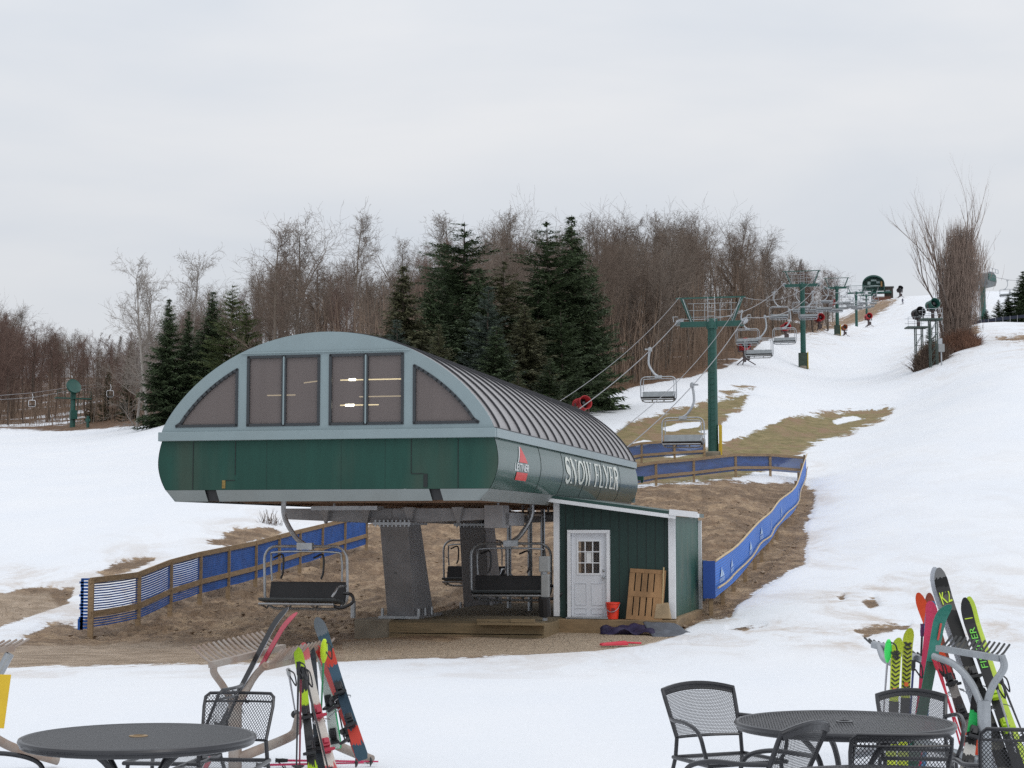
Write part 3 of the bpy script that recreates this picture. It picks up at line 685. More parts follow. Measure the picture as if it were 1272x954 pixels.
# chairs
ordn = ['first','second','third','fourth','fifth','sixth','seventh','eighth','ninth','tenth','eleventh','twelfth','thirteenth','fourteenth','fifteenth']
GRP = 'empty chairs hanging from the lift cable'
protoL = make_chair(-1); protoR = make_chair(1)
def set_chair(o, p, rz, label):
    o.location = p; o.rotation_euler = (0, 0, rz); tagit(o, label, 'chairlift chair', GRP)
leftY = [88.5, 137, 170, 203, 236, 268, 302, 336, 370, 404, 438, 470, 500]; rightY = [76, 114, 137, 169, 200, 232, 262, 294, 328, 362, 396, 430, 462, 492]
for i, y in enumerate(leftY):
    o = protoL if i == 0 else copy_tree(protoL)
    set_chair(o, cable_pt(-1, y), -AZ, f'empty chair on the left cable, {ordn[i]} one uphill from the station roof')
for i, y in enumerate(rightY):
    o = protoR if i == 0 else copy_tree(protoR)
    set_chair(o, cable_pt(1, y), -AZ+math.pi*0, f'empty chair on the right cable, {ordn[i]} one uphill from the station roof')
n1 = make_chair(-1, near=True); set_chair(n1, W(357, 590, 36.3)*1, -AZ-.05, 'empty dark chair hanging under the left front of the station above the brown dirt bank')
n1.location.z = 2.90
n2 = make_chair(1, near=True); p = W(657, 640, 40); set_chair(n2, (p.x, 40, 2.93), -AZ+.1, 'empty black seated chair at the loading deck between station leg and shed')
n3 = make_chair(-1, near=True); p = W(572, 640, 50); set_chair(n3, (p.x, 50, 2.95), -AZ, 'small empty chair behind the rear leg of the station, half hidden')
# ------------------------------------------------------------------ towers
def tower(px, yb, yc, Y, label, full=True):
    X = line_x(Y); zb = ground(X, Y); zc = W(px, yc, Y).z
    r = empty('lift_tower', (X, Y, zb), -AZ, label, 'lift tower', 'green lift towers climbing the hill'); H = zc-zb
    b = MB(); b.tube([(0,0,-.6),(0,0,H)], [.31,.25], 16); b.build('mast', TOWERG, r, smooth=True)
    b = MB(); b.beam((-1.85,0,H),(1.85,0,H),.28,.32); b.tube([(0,0,H-.3),(0,0,H+.3)],.33,14); b.build('crossarm', TOWERG, r, bevel=.02)
    b = MB(); 
    for s in (-1, 1): b.beam((s*1.2,0,H+.15),(s*1.75,0,H+1.55),.14,.18)
    b.beam((-2.1,0,H+1.55),(1.95,0,H+1.55),.08,.08); b.build('lifting_frame', TOWERG, r)
    b = MB()
    for z in (.45, .85, 1.25): b.tube([(-1.3-.1*z,.25,H+z),(1.3+.1*z,.25,H+z)], .018, 6)
    for x in (-1.1,-.45,.45,1.1): b.tube([(x,.25,H+.2),(x,.25,H+1.25)], .02, 6)
    for s in (-1,1): b.tube([(s*1.2,-.12,H+.15),(s*1.68,-.12,H+1.5)], .02, 6)
    for x in (-.2,.2): b.tube([(x,-.3,H+.1),(x,-.3,H+1.55)], .02, 6)
    for i in range(6): b.tube([(-.2,-.3,H+.2+.24*i),(.2,-.3,H+.2+.24*i)], .016, 5)
    b.build('work_platform', STEEL, r)
    b = MB()
    for x in (-.18,.18): b.tube([(x,-.36,.8),(x,-.33,H-.1)], .016, 5)
    for i in range(int(H/.35)-2): b.tube([(-.18,-.35,1+.35*i),(.18,-.35,1+.35*i)], .012, 4)
    b.build('ladder', TOWERG, r)
    for s in (-1, 1):
        b = MB()
        for k in range(6): b.lathe((s*1.88,-1.15+.46*k,.14+(-1.15+.46*k)*.16+H), [(.02,-.05),(.19,-.05),(.15,-.02),(.15,.02),(.19,.05),(.02,.05)], 14, axis=(1,0,0))
        b.beam((s*1.95,-1.3,H-.10),(s*1.95,1.3,H+.34),.07,.14); b.tube([(s*2.05,-1.3,H-.0),(s*2.15,-1,H+.35),(s*2.15,1,H+.6),(s*2.05,1.3,H+.3)],.018,5)
        b.build('sheave_train', STEEL, r, smooth=True)
    b = MB(); b.lathe((0,0,-.3), [(.55,0),(.55,.5),(.5,.55)], 16); b.build('concrete_base', mat('concrete', (0,0,0)), r)
    if full:
        b = MB(); b.hexa([(-.5,-.42,-.1),(.5,-.42,-.1),(.5,-.36,-.1),(-.5,-.36,-.1),(-.5,-.42,1.65),(.5,-.42,1.65),(.5,-.36,1.65),(-.5,-.36,1.65)]) if Y > 150 else b.box((.42,0,.8),(.12,.5,2.0)) 
        if Y > 150: b.box((.47,0,.8),(.06,.8,1.7)); b.box((-.47,0,.8),(.06,.8,1.7))
        b.build('crash_pad', mat('green_pad', (.03,.05,.035), .7, var=.3, scale=3) if Y > 150 else mat('yellow_pad', (.6,.42,.03), .6), r)
        b = MB(); b.box((.52,-.43,.85),(.09,.05,1.8)); b.build('pad_edge', mat('yellow_pad', (.6,.42,.03), .6), r)
    return r
labs = ['nearest green lift tower with wide crossarm, standing by the brown grass and blue fence','second green lift tower, with padded foot on open snow','third green lift tower uphill, red snow gun beside its foot','slim fourth lift tower uphill on open snow','farthest lift tower just below the arched top station']
for i, (a, l) in enumerate(zip(TW, labs)): tower(*a, l, full=i < 3)
# ------------------------------------------------------------------ shed
SX = W(692, 700, 39.5).x; shed = empty('operator_shed', (SX, 39.5, 0), -AZ, 'small dark green operator shed with white corner trim and white glazed door', 'shed')
SB = -.12; SWD, SDP = 2.62, 4.9
def rz_(x): return 2.52-.135*x
SIDING = mat('dark_green_siding', (.010,.036,.030), .6, var=.15, scale=3, stretch=(6,1,.6))
b = MB(); 
def wallseg(x0, x1, z0=None, zt=None):
    z0 = SB if z0 is None else z0
    b.hexa([(x0,0,z0),(x1,0,z0),(x1,.1,z0),(x0,.1,z0),(x0,0,rz_(x0) if zt is None else zt),(x1,0,rz_(x1) if zt is None else zt),(x1,.1,rz_(x1) if zt is None else zt),(x0,.1,rz_(x0) if zt is None else zt)])
DX0, DX1, DZ1 = .30, 1.18, 1.80
wallseg(0, DX0); wallseg(DX0, DX1, z0=DZ1); wallseg(DX1, SWD)
b.build('front_wall', SIDING, shed)
b = MB()
x = .2
while x < SWD-.05:
    if not DX0-.06 < x < DX1+.06: b.box((x, -.003, (SB+rz_(x))/2), (.012, .008, rz_(x)-SB-.03))
    else: b.box((x, -.003, (DZ1+.1+rz_(x))/2), (.012, .008, rz_(x)-DZ1-.14))
    x += .205
b.build('siding_groove', mat('joint_black', (0,0,0)), shed)
b = MB(); b.hexa([(SWD-.1,.1,SB),(SWD,.1,SB),(SWD,SDP,SB),(SWD-.1,SDP,SB),(SWD-.1,.1,rz_(SWD)),(SWD,.1,rz_(SWD)),(SWD,SDP,rz_(SWD)),(SWD-.1,SDP,rz_(SWD))])
b.build('side_wall', mat('weathered_green_sheet', (.012,.058,.042), .5, col2=(.032,.10,.074), scale=2.2, stretch=(1,2.2,.6), detail=9, spec=.22, grime=.4), shed)
b = MB(); b.box((.05,SDP/2,(SB+.3)/2),(.1,SDP-.2,.3-SB)); b.box((.05,SDP*.9,(SB+2.4)/2),(.1,SDP*.16,2.4-SB)); b.box((SWD/2,SDP-.05,(SB+1.2)/2),(SWD-.2,.1,1.2-SB)); b.build('back_wall', SIDING, shed)  # unseen left and back walls, cut low to let daylight inside
b = MB(); b.box((SWD/2, 1.9,.6),(SWD-.4,.08,2.2)); b.box((1.0,1.2,.75),(.5,.5,.08)); b.box((.5,1.75,1.0),(.1,.1,1.6)); b.box((.9,1.75,1.0),(.09,.1,1.6)); b.box((.75,1.0,.55),(.6,.3,.6)); b.build('interior_lining', mat('pine_boards', (.62,.38,.19), .7, var=.4, scale=3, stretch=(5,1,1)), shed)
b = MB(); b.box((0,-.03,1.2),(.13,.1,2.56)) ; b.box((SWD+.01,-.03,1.02),(.15,.1,2.26)); b.box((SWD+.03,SDP,1.0),(.1,.1,2.2)); b.box((SWD+.02,.06,1.02),(.07,.1,2.24))
b.build('corner_trim', WHITE, shed)
b = MB(); b.hexa([(-.25,-.32,rz_(-.25)+.02),(SWD+.12,-.32,rz_(SWD+.12)+.02),(SWD+.12,SDP+.2,rz_(SWD+.12)+.02),(-.25,SDP+.2,rz_(-.25)+.02),(-.25,-.32,rz_(-.25)+.11),(SWD+.12,-.32,rz_(SWD+.12)+.11),(SWD+.12,SDP+.2,rz_(SWD+.12)+.11),(-.25,SDP+.2,rz_(-.25)+.11)])
rf_ = b.build('roof', mat('shed_roof_green', (.012,.05,.04), .4, var=.1, scale=2), shed)
b = MB(); b.beam((-.27,-.34,rz_(-.27)+.0),(SWD+.14,-.34,rz_(SWD+.14)+.0),.05,.085); b.beam((SWD+.0,-.36,rz_(SWD)+.09),(SWD+.62,-.36,rz_(SWD+.62)+.11),.05,.13)
b.beam((SWD+.60,-.34,rz_(SWD+.6)+.10),(SWD+.35,SDP*.1,rz_(SWD+.6)+.10),.05,.12); b.build('fascia', WHITE, rf_)
b = MB(); b.hexa([(SWD+.1,-.33,rz_(SWD)+.02),(SWD+.60,-.33,rz_(SWD+.6)+.05),(SWD+.60,.2,rz_(SWD+.6)+.05),(SWD+.1,.9,rz_(SWD)+.02),(SWD+.1,-.33,rz_(SWD)+.1),(SWD+.60,-.33,rz_(SWD+.6)+.14),(SWD+.60,.2,rz_(SWD+.6)+.14),(SWD+.1,.9,rz_(SWD)+.1)]); b.build('roof_overhang', WHITE, rf_)
b = MB(); b.box((SWD/2+.0,-.22,SB-.17),(SWD+.3,.5,.32)); b.box((SWD-.02,SDP/2,SB-.16),(.3,SDP-.1,.36)); b.build('timber_base', mat('pale_base_timber', (.26,.18,.10), .85, var=.3, scale=2, stretch=(1,1,5), grime=.4), shed, bevel=.01)
b = MB(); fr_ = .07
b.box((DX0-.01,-.02,(SB+DZ1)/2),(fr_,.16,DZ1-SB)); b.box((DX1+.01,-.02,(SB+DZ1)/2),(fr_,.16,DZ1-SB)); b.box(((DX0+DX1)/2,-.02,DZ1+.025),(DX1-DX0+.09,.16,fr_)); b.build('door_frame', WHITE, shed)
dw = DX1-DX0-.07; dcx = (DX0+DX1)/2; WX0, WX1, WZa, WZb = dcx-.26, dcx+.26, .87, 1.62
b = MB(); b.box(((DX0+.035+WX0)/2,.0,(SB+DZ1)/2),(WX0-DX0-.035,.05,DZ1-SB-.02)); b.box(((DX1-.035+WX1)/2,.0,(SB+DZ1)/2),(DX1-.035-WX1,.05,DZ1-SB-.02))
b.box((dcx,0,(WZb+DZ1-.01)/2),(WX1-WX0,.05,DZ1-.01-WZb)); b.box((dcx,0,(SB+.01+WZa)/2),(WX1-WX0,.05,WZa-SB-.01))
door = b.build('door', mat('white_door', (.66,.68,.72), .45, var=.03, scale=2, grime=.12), shed)
b = MB()
for i in (1,2): b.box((WX0+(WX1-WX0)*i/3,-.012,(WZa+WZb)/2),(.022,.04,WZb-WZa)); b.box((dcx,-.012,WZa+(WZb-WZa)*i/3),(WX1-WX0,.036,.022))
for x in (WX0,WX1): b.box((x,-.014,(WZa+WZb)/2),(.035,.05,WZb-WZa+.035))
for z in (WZa,WZb): b.box((dcx,-.013,z),(WX1-WX0,.048,.035))
b.build('glazing_bars', WHITE, door)
b = MB(); b.box((dcx,.0,(WZa+WZb)/2),(WX1-WX0,.008,WZb-WZa)); b.build('window_glass', see_through(mat('door_glass', (.05,.055,.06), .06), .78), door)
b = MB(); b.box((dcx,-.01,1.25),(.12,.006,.24)); b.build('notice', mat('paper', (.7,.7,.7), .8), door)
b = MB()
for x in (-.19,.19):
    for z0, z1 in ((.18,.66),(-.02,.10)):
        for (p, q) in (((x-.13,z0),(x+.13,z0)),((x+.13,z0),(x+.13,z1)),((x+.13,z1),(x-.13,z1)),((x-.13,z1),(x-.13,z0))):
            b.beam((dcx+p[0],-.027,p[1]),(dcx+q[0],-.027,q[1]),.016,.012)
b.build('panel_moulding', mat('door_shade', (.60,.62,.66), .45), door)
b = MB(); b.lathe((DX1-.10,-.03,.80), [(.02,0),(.02,.03),(.038,.04),(.03,.075),(0,.08)], 12, axis=(0,-1,0)); b.lathe((DX1-.10,-.03,.95), [(.03,0),(.03,.02),(0,.03)], 12, axis=(0,-1,0)); b.build('handle', STEEL, door)
b = MB(); b.box((dcx+.1,-.2,SB+.02),(1.15,.26,.03)); b.build('threshold', STEEL, shed)
def shp(x, y, z): return Vector((SX, 39.5, 0))+RT*x+AX*y+Vector((0,0,z))
# bucket
bk = empty('bucket', shp(1.32,-.26,SB-.0), -AZ, 'bright orange red plastic bucket beside the white shed door', 'bucket')
b = MB(); b.lathe((0,0,0), [(.12,0),(.15,.34),(.165,.34),(.165,.37),(.14,.37),(.11,.03)], 24); b.build('pail', mat('orange_red_plastic', (.85,.05,.02), .4), bk, smooth=True)
b = MB(); b.tube(bez([(-.16,0,.33),(-.12,-.14,.22),(0,-.19,.16),(.12,-.14,.22),(.16,0,.33)],4), .008, 6); b.build('handle', STEEL, bk)
b = MB(); b.box((.03,-.147,.2),(.07,.012,.10)); b.box((-.07,-.135,.16),(.015,.012,.14)); b.build('printed_mark', mat('dark_red_print', (.25,.02,.02), .6), bk)
# pallet
pl = empty('pallet', shp(1.62,-.32,SB), -AZ, 'worn wooden pallet leaning upright against the green shed wall', 'pallet')
PM = mat('pallet_wood', (.30,.17,.08), .85, var=.3, scale=3, stretch=(1,1,.4), bump=.3, grime=.3)
PMX = Matrix.Translation((.0,0,0)) @ Matrix.Rotation(R(-14),4,'X') @ Matrix.Rotation(R(3),4,'Y')
slx = [.065,.21,.355,.50,.64,.76]; 
for i, x in enumerate(slx):
    b = MB(); wd = .115 if i not in (0,5) else .12
    b.box((x,0,.58),(wd,.02,1.14),PMX); b.build('slat', PM, pl)
b = MB()
for z in (.05,.585,1.11): b.box((.41,.045,z),(.80,.07,.10 if z != .585 else .13),PMX); b.box((.41,-.006,z),(.80,.02,.09 if z != .585 else .12),PMX); b.box((.41,.085,z),(.80,.02,.1),PMX)
b.build('stringer', PM, pl)
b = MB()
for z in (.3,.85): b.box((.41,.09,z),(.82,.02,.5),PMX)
b.build('painted_slat_shadow', mat('joint_black', (0,0,0)), pl)  # black sheets painted in as the shadow behind the slats
sv = empty('shovel', shp(2.45,-.22,SB), -AZ, 'wooden handled shovel with tan scoop propped at the shed corner', 'shovel')
b = MB(); b.tube([(.0,.12,1.15),(-.02,-.02,.3)], .016, 8); b.build('shaft', mat('pale_handle', (.45,.33,.17), .6), sv)
b = MB(); b.hexa([(-.2,-.12,.02),(.16,-.12,.02),(.2,-.02,.0),(-.2,-.02,.0),(-.16,-.03,.34),(.13,-.03,.36),(.12,.0,.38),(-.15,.0,.36)]); b.build('blade', mat('tan_scoop', (.33,.24,.14), .6, var=.2), sv, bevel=.02)
sv2 = empty('scraper', shp(2.3,-.18,SB), -AZ, 'pale scraper stick leaning between the pallet and shed corner', 'scraper')
b = MB(); b.tube([(.12,.1,1.0),(.1,-.02,.05)], .012, 6); b.build('shaft', mat('pale_handle', (0,0,0)), sv2); b = MB(); b.box((.1,-.03,.06),(.16,.04,.1)); b.build('blade', STEEL, sv2)
def cloth(name, corners, m, label, cat, n=14, amp=.04, th=.012):
    a, b_, c, d_ = [Vector(q) for q in corners]; mb = MB(); g = []
    for j in range(n+1):
        for i in range(n+1):
            u, v = i/n, j/n; p = (a*(1-u)+b_*u)*(1-v)+(d_*(1-u)+c*u)*v
            g.append(p+Vector((0,0,amp*(math.sin(u*9+v*4)*math.cos(v*7-u*3))+amp*.5*math.sin(u*17+v*13))))
    mb.add(g, [(j*(n+1)+i, j*(n+1)+i+1, (j+1)*(n+1)+i+1, (j+1)*(n+1)+i) for j in range(n) for i in range(n)])
    o = mb.build(name, m, smooth=True); s_ = o.modifiers.new('s','SOLIDIFY'); s_.thickness = th
    return tagit(o, label, cat)
gz = -.42
cloth('rubber_mat', [shp(2.05,-.62,SB-.05),shp(2.75,-.66,SB-.05),shp(3.35,-1.35,gz-.02),shp(2.40,-1.45,gz-.02)], mat('grey_mat', (.10,.11,.13), .6, var=.2, scale=8), 'grey rubber mat draped off the shed step onto the gravel', 'mat', amp=.012)
cloth('tarp', [shp(1.1,-.62,gz+.08),shp(2.1,-.55,gz+.25),shp(2.45,-1.3,gz+.03),shp(1.15,-.85,gz+.03)], mat('navy_purple_tarp', (.022,.015,.055), .6, var=.4, scale=4), 'crumpled dark navy tarp lying below the shed step', 'tarp', amp=.07)
sc = empty('snow_scoop', onground(762, 35.2, .03), .3, 'flat red plastic scoop lying on the gravel near the snow edge', 'scoop')
b = MB(); b.hexa([(-.3,-.12,0),(.3,-.1,0),(.32,.1,0),(-.28,.1,0),(-.28,-.1,.05),(.26,-.08,.09),(.28,.08,.09),(-.26,.08,.05)]); b.build('scoop_pan', mat('red_plastic', (.6,.03,.06), .5), sc, bevel=.02)
b = MB(); b.tube([(.3,0,.05),(.62,.06,.03)], .02, 8); b.build('handle', mat('red_plastic', (0,0,0)), sc)
ec = empty('electrical_cabinet', onground(870, 45.5), -AZ, 'grey electrical cabinet standing behind the right end of the shed', 'cabinet')
b = MB(); b.box((0,0,.62),(.3,.5,1.1)); b.build('cabinet_body', mat('cabinet_grey', (.09,.11,.12), .5, var=.15), ec, bevel=.02); b = MB(); b.box((-.01,-.26,.62),(.24,.02,1.0)); b.box((.08,-.28,.7),(.03,.03,.12)); b.build('cabinet_door', mat('cabinet_door_grey', (.13,.15,.16), .5), ec)
# ------------------------------------------------------------------ fences
BLUE = mat('blue_netting', (.012,.10,.40), .5, var=.25, scale=3)
BLUE2 = see_through(mat('thin_blue_netting', (.022,.085,.28), .6, var=.3, scale=1.2, stretch=(1,1,4)), .14)
def fence(pts, h, label, strips=0, sheet=None, netlo=.28, rails=(.98,.42), side=1, group=None):
    P = [onground(px, Y) for px, Y in pts]; r = empty('snow_fence', P[0], 0, label, 'fence', group); o = P[0]
    P = [p-o for p in P]
    for p in P:
        b = MB(); b.box((p.x,p.y,p.z+h/2-.15),(.12,.10,h+.3)); b.build('post', WOOD, r)
    for q in rails:
        b = MB()
        for a, c in zip(P[:-1], P[1:]):
            off = Vector((0,-.075,0)) if side > 0 else Vector((0,.07,0))
            b.beam(a+Vector((0,0,h*q))+off, c+Vector((0,0,h*q))+off, .045, .135)
        b.build('rail', WOOD, r)
    b = MB()
    if strips:
        for k in range(strips):
            f = netlo+(.97-netlo)*k/(strips-1)
            for a, c in zip(P[:-1], P[1:]):
                m = 3
                for i in range(m):
                    u0, u1 = i/m, (i+1)/m; s0 = -.03*math.sin(math.pi*u0)*(1-abs(f-.6)); s1 = -.03*math.sin(math.pi*u1)*(1-abs(f-.6))
                    b.beam(a.lerp(c,u0)+Vector((0,.06*side,h*f+s0)), a.lerp(c,u1)+Vector((0,.06*side,h*f+s1)), .006, h*(.97-netlo)/strips*(.60 if P.index(a) < 1 else .85 if P.index(a) < 3 else 1.25))
        b.build('netting', BLUE, r)
    else:
        for a, c in zip(P[:-1], P[1:]):
            m = 5
            for i in range(m):
                u0, u1 = i/m, (i+1)/m; w0 = .04*math.sin(u0*6); w1 = .04*math.sin(u1*6)
                pa, pc = a.lerp(c,u0)+Vector((0,.07*side+w0*.3,0)), a.lerp(c,u1)+Vector((0,.07*side+w1*.3,0))
                b.add([pa+Vector((0,0,h*netlo)),pc+Vector((0,0,h*netlo)),pc+Vector((0,0,h*.96)),pa+Vector((0,0,h*.96))],[(0,1,2,3)])
        b.build('netting', sheet, r)
    return r, P
lf, LP = fence([(112,40),(171,43),(211,46),(248,48.5),(283,51),(317,53.5),(346,55.5),(372,58),(400,60.5),(428,63),(455,65.5)], 1.38,
  'timber rail fence with blue slatted netting running left from under the station', strips=19, netlo=.22)
b = MB()
p = LP[0]
for k in range(16):
    z = 1.38*(.2+.8*k/15); b.box((p.x-.13+.03*math.sin(k*1.7),p.y+.06,z),(.26,.006,.05))
b.box((p.x-.22,p.y+.06,.8),(.07,.006,1.15)); b.box((p.x-.25,p.y+.06,.35),(.12,.006,.25)); b.build('netting_end', BLUE, lf)
fence([(768,77),(815,80),(862,83),(914,86),(957,87.5),(1000,88)], 1.14, 'rear timber fence with faded blue netting below the nearest lift tower', sheet=BLUE2)
fence([(778,92),(797,94),(838,94.5),(875,95)], 1.15, 'short upper fence piece with blue netting in the brown grass behind the low chair', sheet=BLUE2)
# right banner fence
RP = [(886,43),(914,47),(940,52),(955,56),(967,62),(986,70),(994,78),(1001,88)]
P = [onground(a, y) for a, y in RP]; rfn = empty('banner_fence', P[0], 0, 'bright blue banner fence with white emblems curving up the dirt edge beside the snow', 'fence'); o0 = P[0]; P = [p-o0 for p in P]
den = bez([p+Vector((0,0,0)) for p in P], 4)
for i, p in enumerate(den):
    if i % 2 == 0:
        b = MB(); b.box((p.x-.05,p.y+.05,p.z+.55),(.10,.10,1.45)); b.build('post', WOOD, rfn)
hh = lambda p: 1.32
BAN = bpy.data.materials.new('banner_blue'); BAN.use_nodes = True
t = BAN.node_tree; q = t.nodes['Principled BSDF']; q.inputs['Roughness'].default_value = .55
tcn = nn(t,'ShaderNodeTexCoord'); wv = nn(t,'ShaderNodeTexWave', bands_direction='Z'); wv.inputs['Scale'].default_value = 4.2; t.links.new(tcn.outputs['UV'], wv.inputs[0])
rmp = nn(t,'ShaderNodeValToRGB'); t.links.new(wv.outputs[0], rmp.inputs[0]); rmp.color_ramp.elements[0].color = (.006,.055,.28,1); rmp.color_ramp.elements[1].color = (.014,.16,.62,1)
rmp.color_ramp.elements[0].position = .0; rmp.color_ramp.elements[1].position = .35
t.links.new(rmp.outputs[0], q.inputs['Base Color'])
b = MB(); NV = 10
dd2 = [(den[min(i+1,len(den)-1)]-den[max(i-1,0)]).normalized() for i in range(len(den))]
nrm = [Vector((q_.y,-q_.x,0)).normalized() for q_ in dd2]
def bpt(i, f, off=.06):
    p = den[i]; lo, hi = .42, 1.30; return p+nrm[i]*(off+.05*math.sin(f*math.pi)*math.sin(i*1.3))+Vector((0,0,lo+(hi-lo)*f))
vs = [bpt(i, k/NV) for i in range(len(den)) for k in range(NV+1)]
b.add(vs, [(i*(NV+1)+k,(i+1)*(NV+1)+k,(i+1)*(NV+1)+k+1,i*(NV+1)+k+1) for i in range(len(den)-1) for k in range(NV)])
ban = b.build('banner', BAN, rfn, smooth=True)
uvl = ban.data.uv_layers.new(name='UVMap'); 
for lp_ in ban.data.loops: pass
for poly in ban.data.polygons:
    for li in poly.loop_indices:
        vi = ban.data.loops[li].vertex_index; uvl.data[li].uv = (vi//(NV+1)*.2, (vi % (NV+1))/NV)
# UV -> wave on Y: use direction Y
wv.bands_direction = 'Y'
b = MB(); b.tube([bpt(i, 1.02, .07) for i in range(len(den))], .028, 6); b.build('top_rail', mat('pale_rail', (.55,.42,.25), .7, var=.2), rfn)
b = MB(); b.tube([bpt(i, .27, .13) for i in range(len(den))], .025, 6); b.build('lower_rail', mat('pale_rail', (0,0,0)), rfn)
b = MB(); p = den[0]; b.box((p.x-.1,p.y-.02,p.z+.86),(.3,.1,.92)); b.build('banner_end', BAN, rfn)
EMB = mat('emblem_white', (.42,.56,.76), .6)
def lerpb(s, f, off=.085):
    i = min(int(s), len(den)-2); return bpt(i, f, off).lerp(bpt(i+1, f, off), s-i)
for s in (.8, 3.0, 6.0, 9.0, 12.4, 16.0, 21.0):
    b = MB(); L0 = (den[min(int(s)+1,len(den)-1)]-den[int(s)]).length; k = .85/L0
    b.add([lerpb(s+(-.32)*k,.50), lerpb(s+.05*k,.50), lerpb(s+.0*k,.78)],[(0,1,2)]); b.add([lerpb(s+.1*k,.50), lerpb(s+.34*k,.50), lerpb(s+.05*k,.70)],[(0,1,2)])
    for z in (.46,.43,.36): b.add([lerpb(s-.42*k,z), lerpb(s+.42*k,z), lerpb(s+.42*k,z-.012), lerpb(s-.42*k,z-.012)],[(0,1,2,3)])
    for q2 in range(6): 
        a = -.38+.13*q2; b.add([lerpb(s+a*k,.37), lerpb(s+(a+.05)*k,.37), lerpb(s+(a+.05)*k,.42), lerpb(s+a*k,.42)],[(0,1,2,3)])
    b.build('emblem', EMB, rfn)
# ------------------------------------------------------------------ snow guns
REDG = mat('snowgun_red', (.42,.03,.035), .5, var=.2, scale=3)
def snowgun(p, rz, sc, m, label, tilt=12, legs=True):
    r = empty('snow_gun', p, rz, label, 'snow gun', 'fan snow guns around the slopes'); T_ = Matrix.Translation((0,0,1.55*sc)) @ Matrix.Rotation(R(-tilt),4,'X')
    b = MB(); ax = (T_.to_3x3() @ Vector((0,-1,0))); c = T_.translation
    b.lathe(c, [(.40*sc,-.45*sc),(.5*sc,-.4*sc),(.46*sc,-.1*sc),(.40*sc,.35*sc),(.46*sc,.5*sc),(.42*sc,.5*sc),(.36*sc,.35*sc),(.34*sc,-.3*sc)], 20, axis=ax); b.build('barrel', m, r, smooth=True)
    b = MB(); b.lathe(c, [(.0,.30*sc),(.12*sc,.28*sc),(.16*sc,.0),(.35*sc,-.05*sc)], 14, axis=ax)
    for k in range(6):
        a = math.pi*k/3; v = T_.to_3x3() @ Vector((math.cos(a)*.36*sc, -.1*sc, math.sin(a)*.36*sc)); b.beam(c+T_.to_3x3()@Vector((0,-.1*sc,0)), c+v, .08*sc, .02*sc)
    b.build('fan', BLACK, r)
    b = MB(); b.box((0,0,.75*sc),(.22*sc,.22*sc,1.1*sc)); b.beam((-.48*sc,0,1.1*sc),(-.5*sc,0,1.6*sc),.06*sc,.1*sc); b.beam((.48*sc,0,1.1*sc),(.5*sc,0,1.6*sc),.06*sc,.1*sc); b.box((0,0,1.05*sc),(1.05*sc,.12*sc,.1*sc)); b.build('yoke', mat('snowgun_frame', (.07,.05,.05), .6) if legs else mat('snowgun_frame', (.07,.05,.05), .6), r)
    if legs:
        b = MB()
        for dx, dy in ((-.75,-.6),(.75,-.6),(0,.9)): b.beam((0,0,.5*sc),(dx*sc,dy*sc,-.1),.07*sc,.07*sc)
        b.box((.3*sc,.35*sc,.62*sc),(.4*sc,.35*sc,.45*sc)); b.build('carriage', mat('snowgun_frame', (.07,.05,.05), .6), r)
    return r
snowgun(onground(723,110)+Vector((0,0,.1)), .5, 1.0, REDG, 'red snow gun in the trees just above the station roof')
snowgun(onground(925,172)+Vector((0,0,.2)), .1, 1.25, REDG, 'red snow gun at the wood edge behind the nearest lift chairs')
snowgun(onground(976,215), .3, 1.1, REDG, 'dark red snow gun low at the wood edge beside the second tower')
snowgun(onground(1018,275), .4, 1.35, REDG, 'faded red snow gun with round mouth at the end of the wood')
snowgun(onground(1034,300)+Vector((0,0,2.2)), 1.0, 1.2, REDG, 'red snow gun raised on legs behind the faded round one')
snowgun(onground(1049,272), .2, .9, mat('orange_cover', (.40,.12,.05), .7), 'orange brown wrapped snow gun at the foot of the third tower')
snowgun(onground(1079,400), .2, 1.6, REDG, 'bright pinkish red snow gun at the edge of the brown strip uphill')
snowgun(onground(1118,510), .2, 1.7, BLACK, 'small dark snow gun on the hill crest near the top hut', tilt=35)
# two guns on lattice stands in front of the tall leafless tree
def gunstand(px, ybot, ytop, Y, m, label, lab2):
    g = onground(px, Y); zt = W(px, ytop, Y).z; H = zt-g.z; r = empty('snow_gun_platform', g, 0, lab2, 'platform', 'steel stands for snow guns')
    b = MB()
    for dx in (-.3,.3):
        for dy in (-.3,.3): b.beam((dx,dy,-.5),(dx,dy,H),.09,.09)
    k = 0
    while k*1.0 < H-1: b.beam((-.3,-.3,k),(.3,-.3,k+1),.04,.04); b.beam((-.3,.3,k),(.3,.3,k+1),.04,.04); b.beam((-.3,-.3,k+1),(.3,-.3,k+1),.04,.04); k += 1
    b.build('mast', mat('stand_grey_green', (.05,.075,.065), .6), r)
    b = MB(); b.box((-.2,0,H),(1.9,1.4,.12)); b.build('deck', mat('stand_grey_green', (.05,.075,.065), .6), r); b = MB()
    for x in (-1.1,-.5,.1,.7): b.tube([(x,-.7,H),(x,-.7,H+.9)],.022,5)
    for z in (.45,.9): b.tube([(-1.1,-.7,H+z),(.7,-.7,H+z)],.02,5); b.tube([(-1.1,.7,H+z),(.7,.7,H+z)],.02,5)
    b.build('guard_rail', STEEL, r)
    snowgun(g+Vector((.0,0,H-.3)), .3, 1.05, m, label, tilt=15, legs=False)
gunstand(1142, 438, 407, 158, BLACK, 'black round snow gun on a raised stand left of the tall bare tree', 'steel stand with railed deck under the black snow gun')
gunstand(1160, 445, 397, 154, mat('green_gun', (.02,.09,.07), .45), 'green snow gun on a higher stand in front of the tall bare tree', 'green lattice stand under the green snow gun before the bare tree')
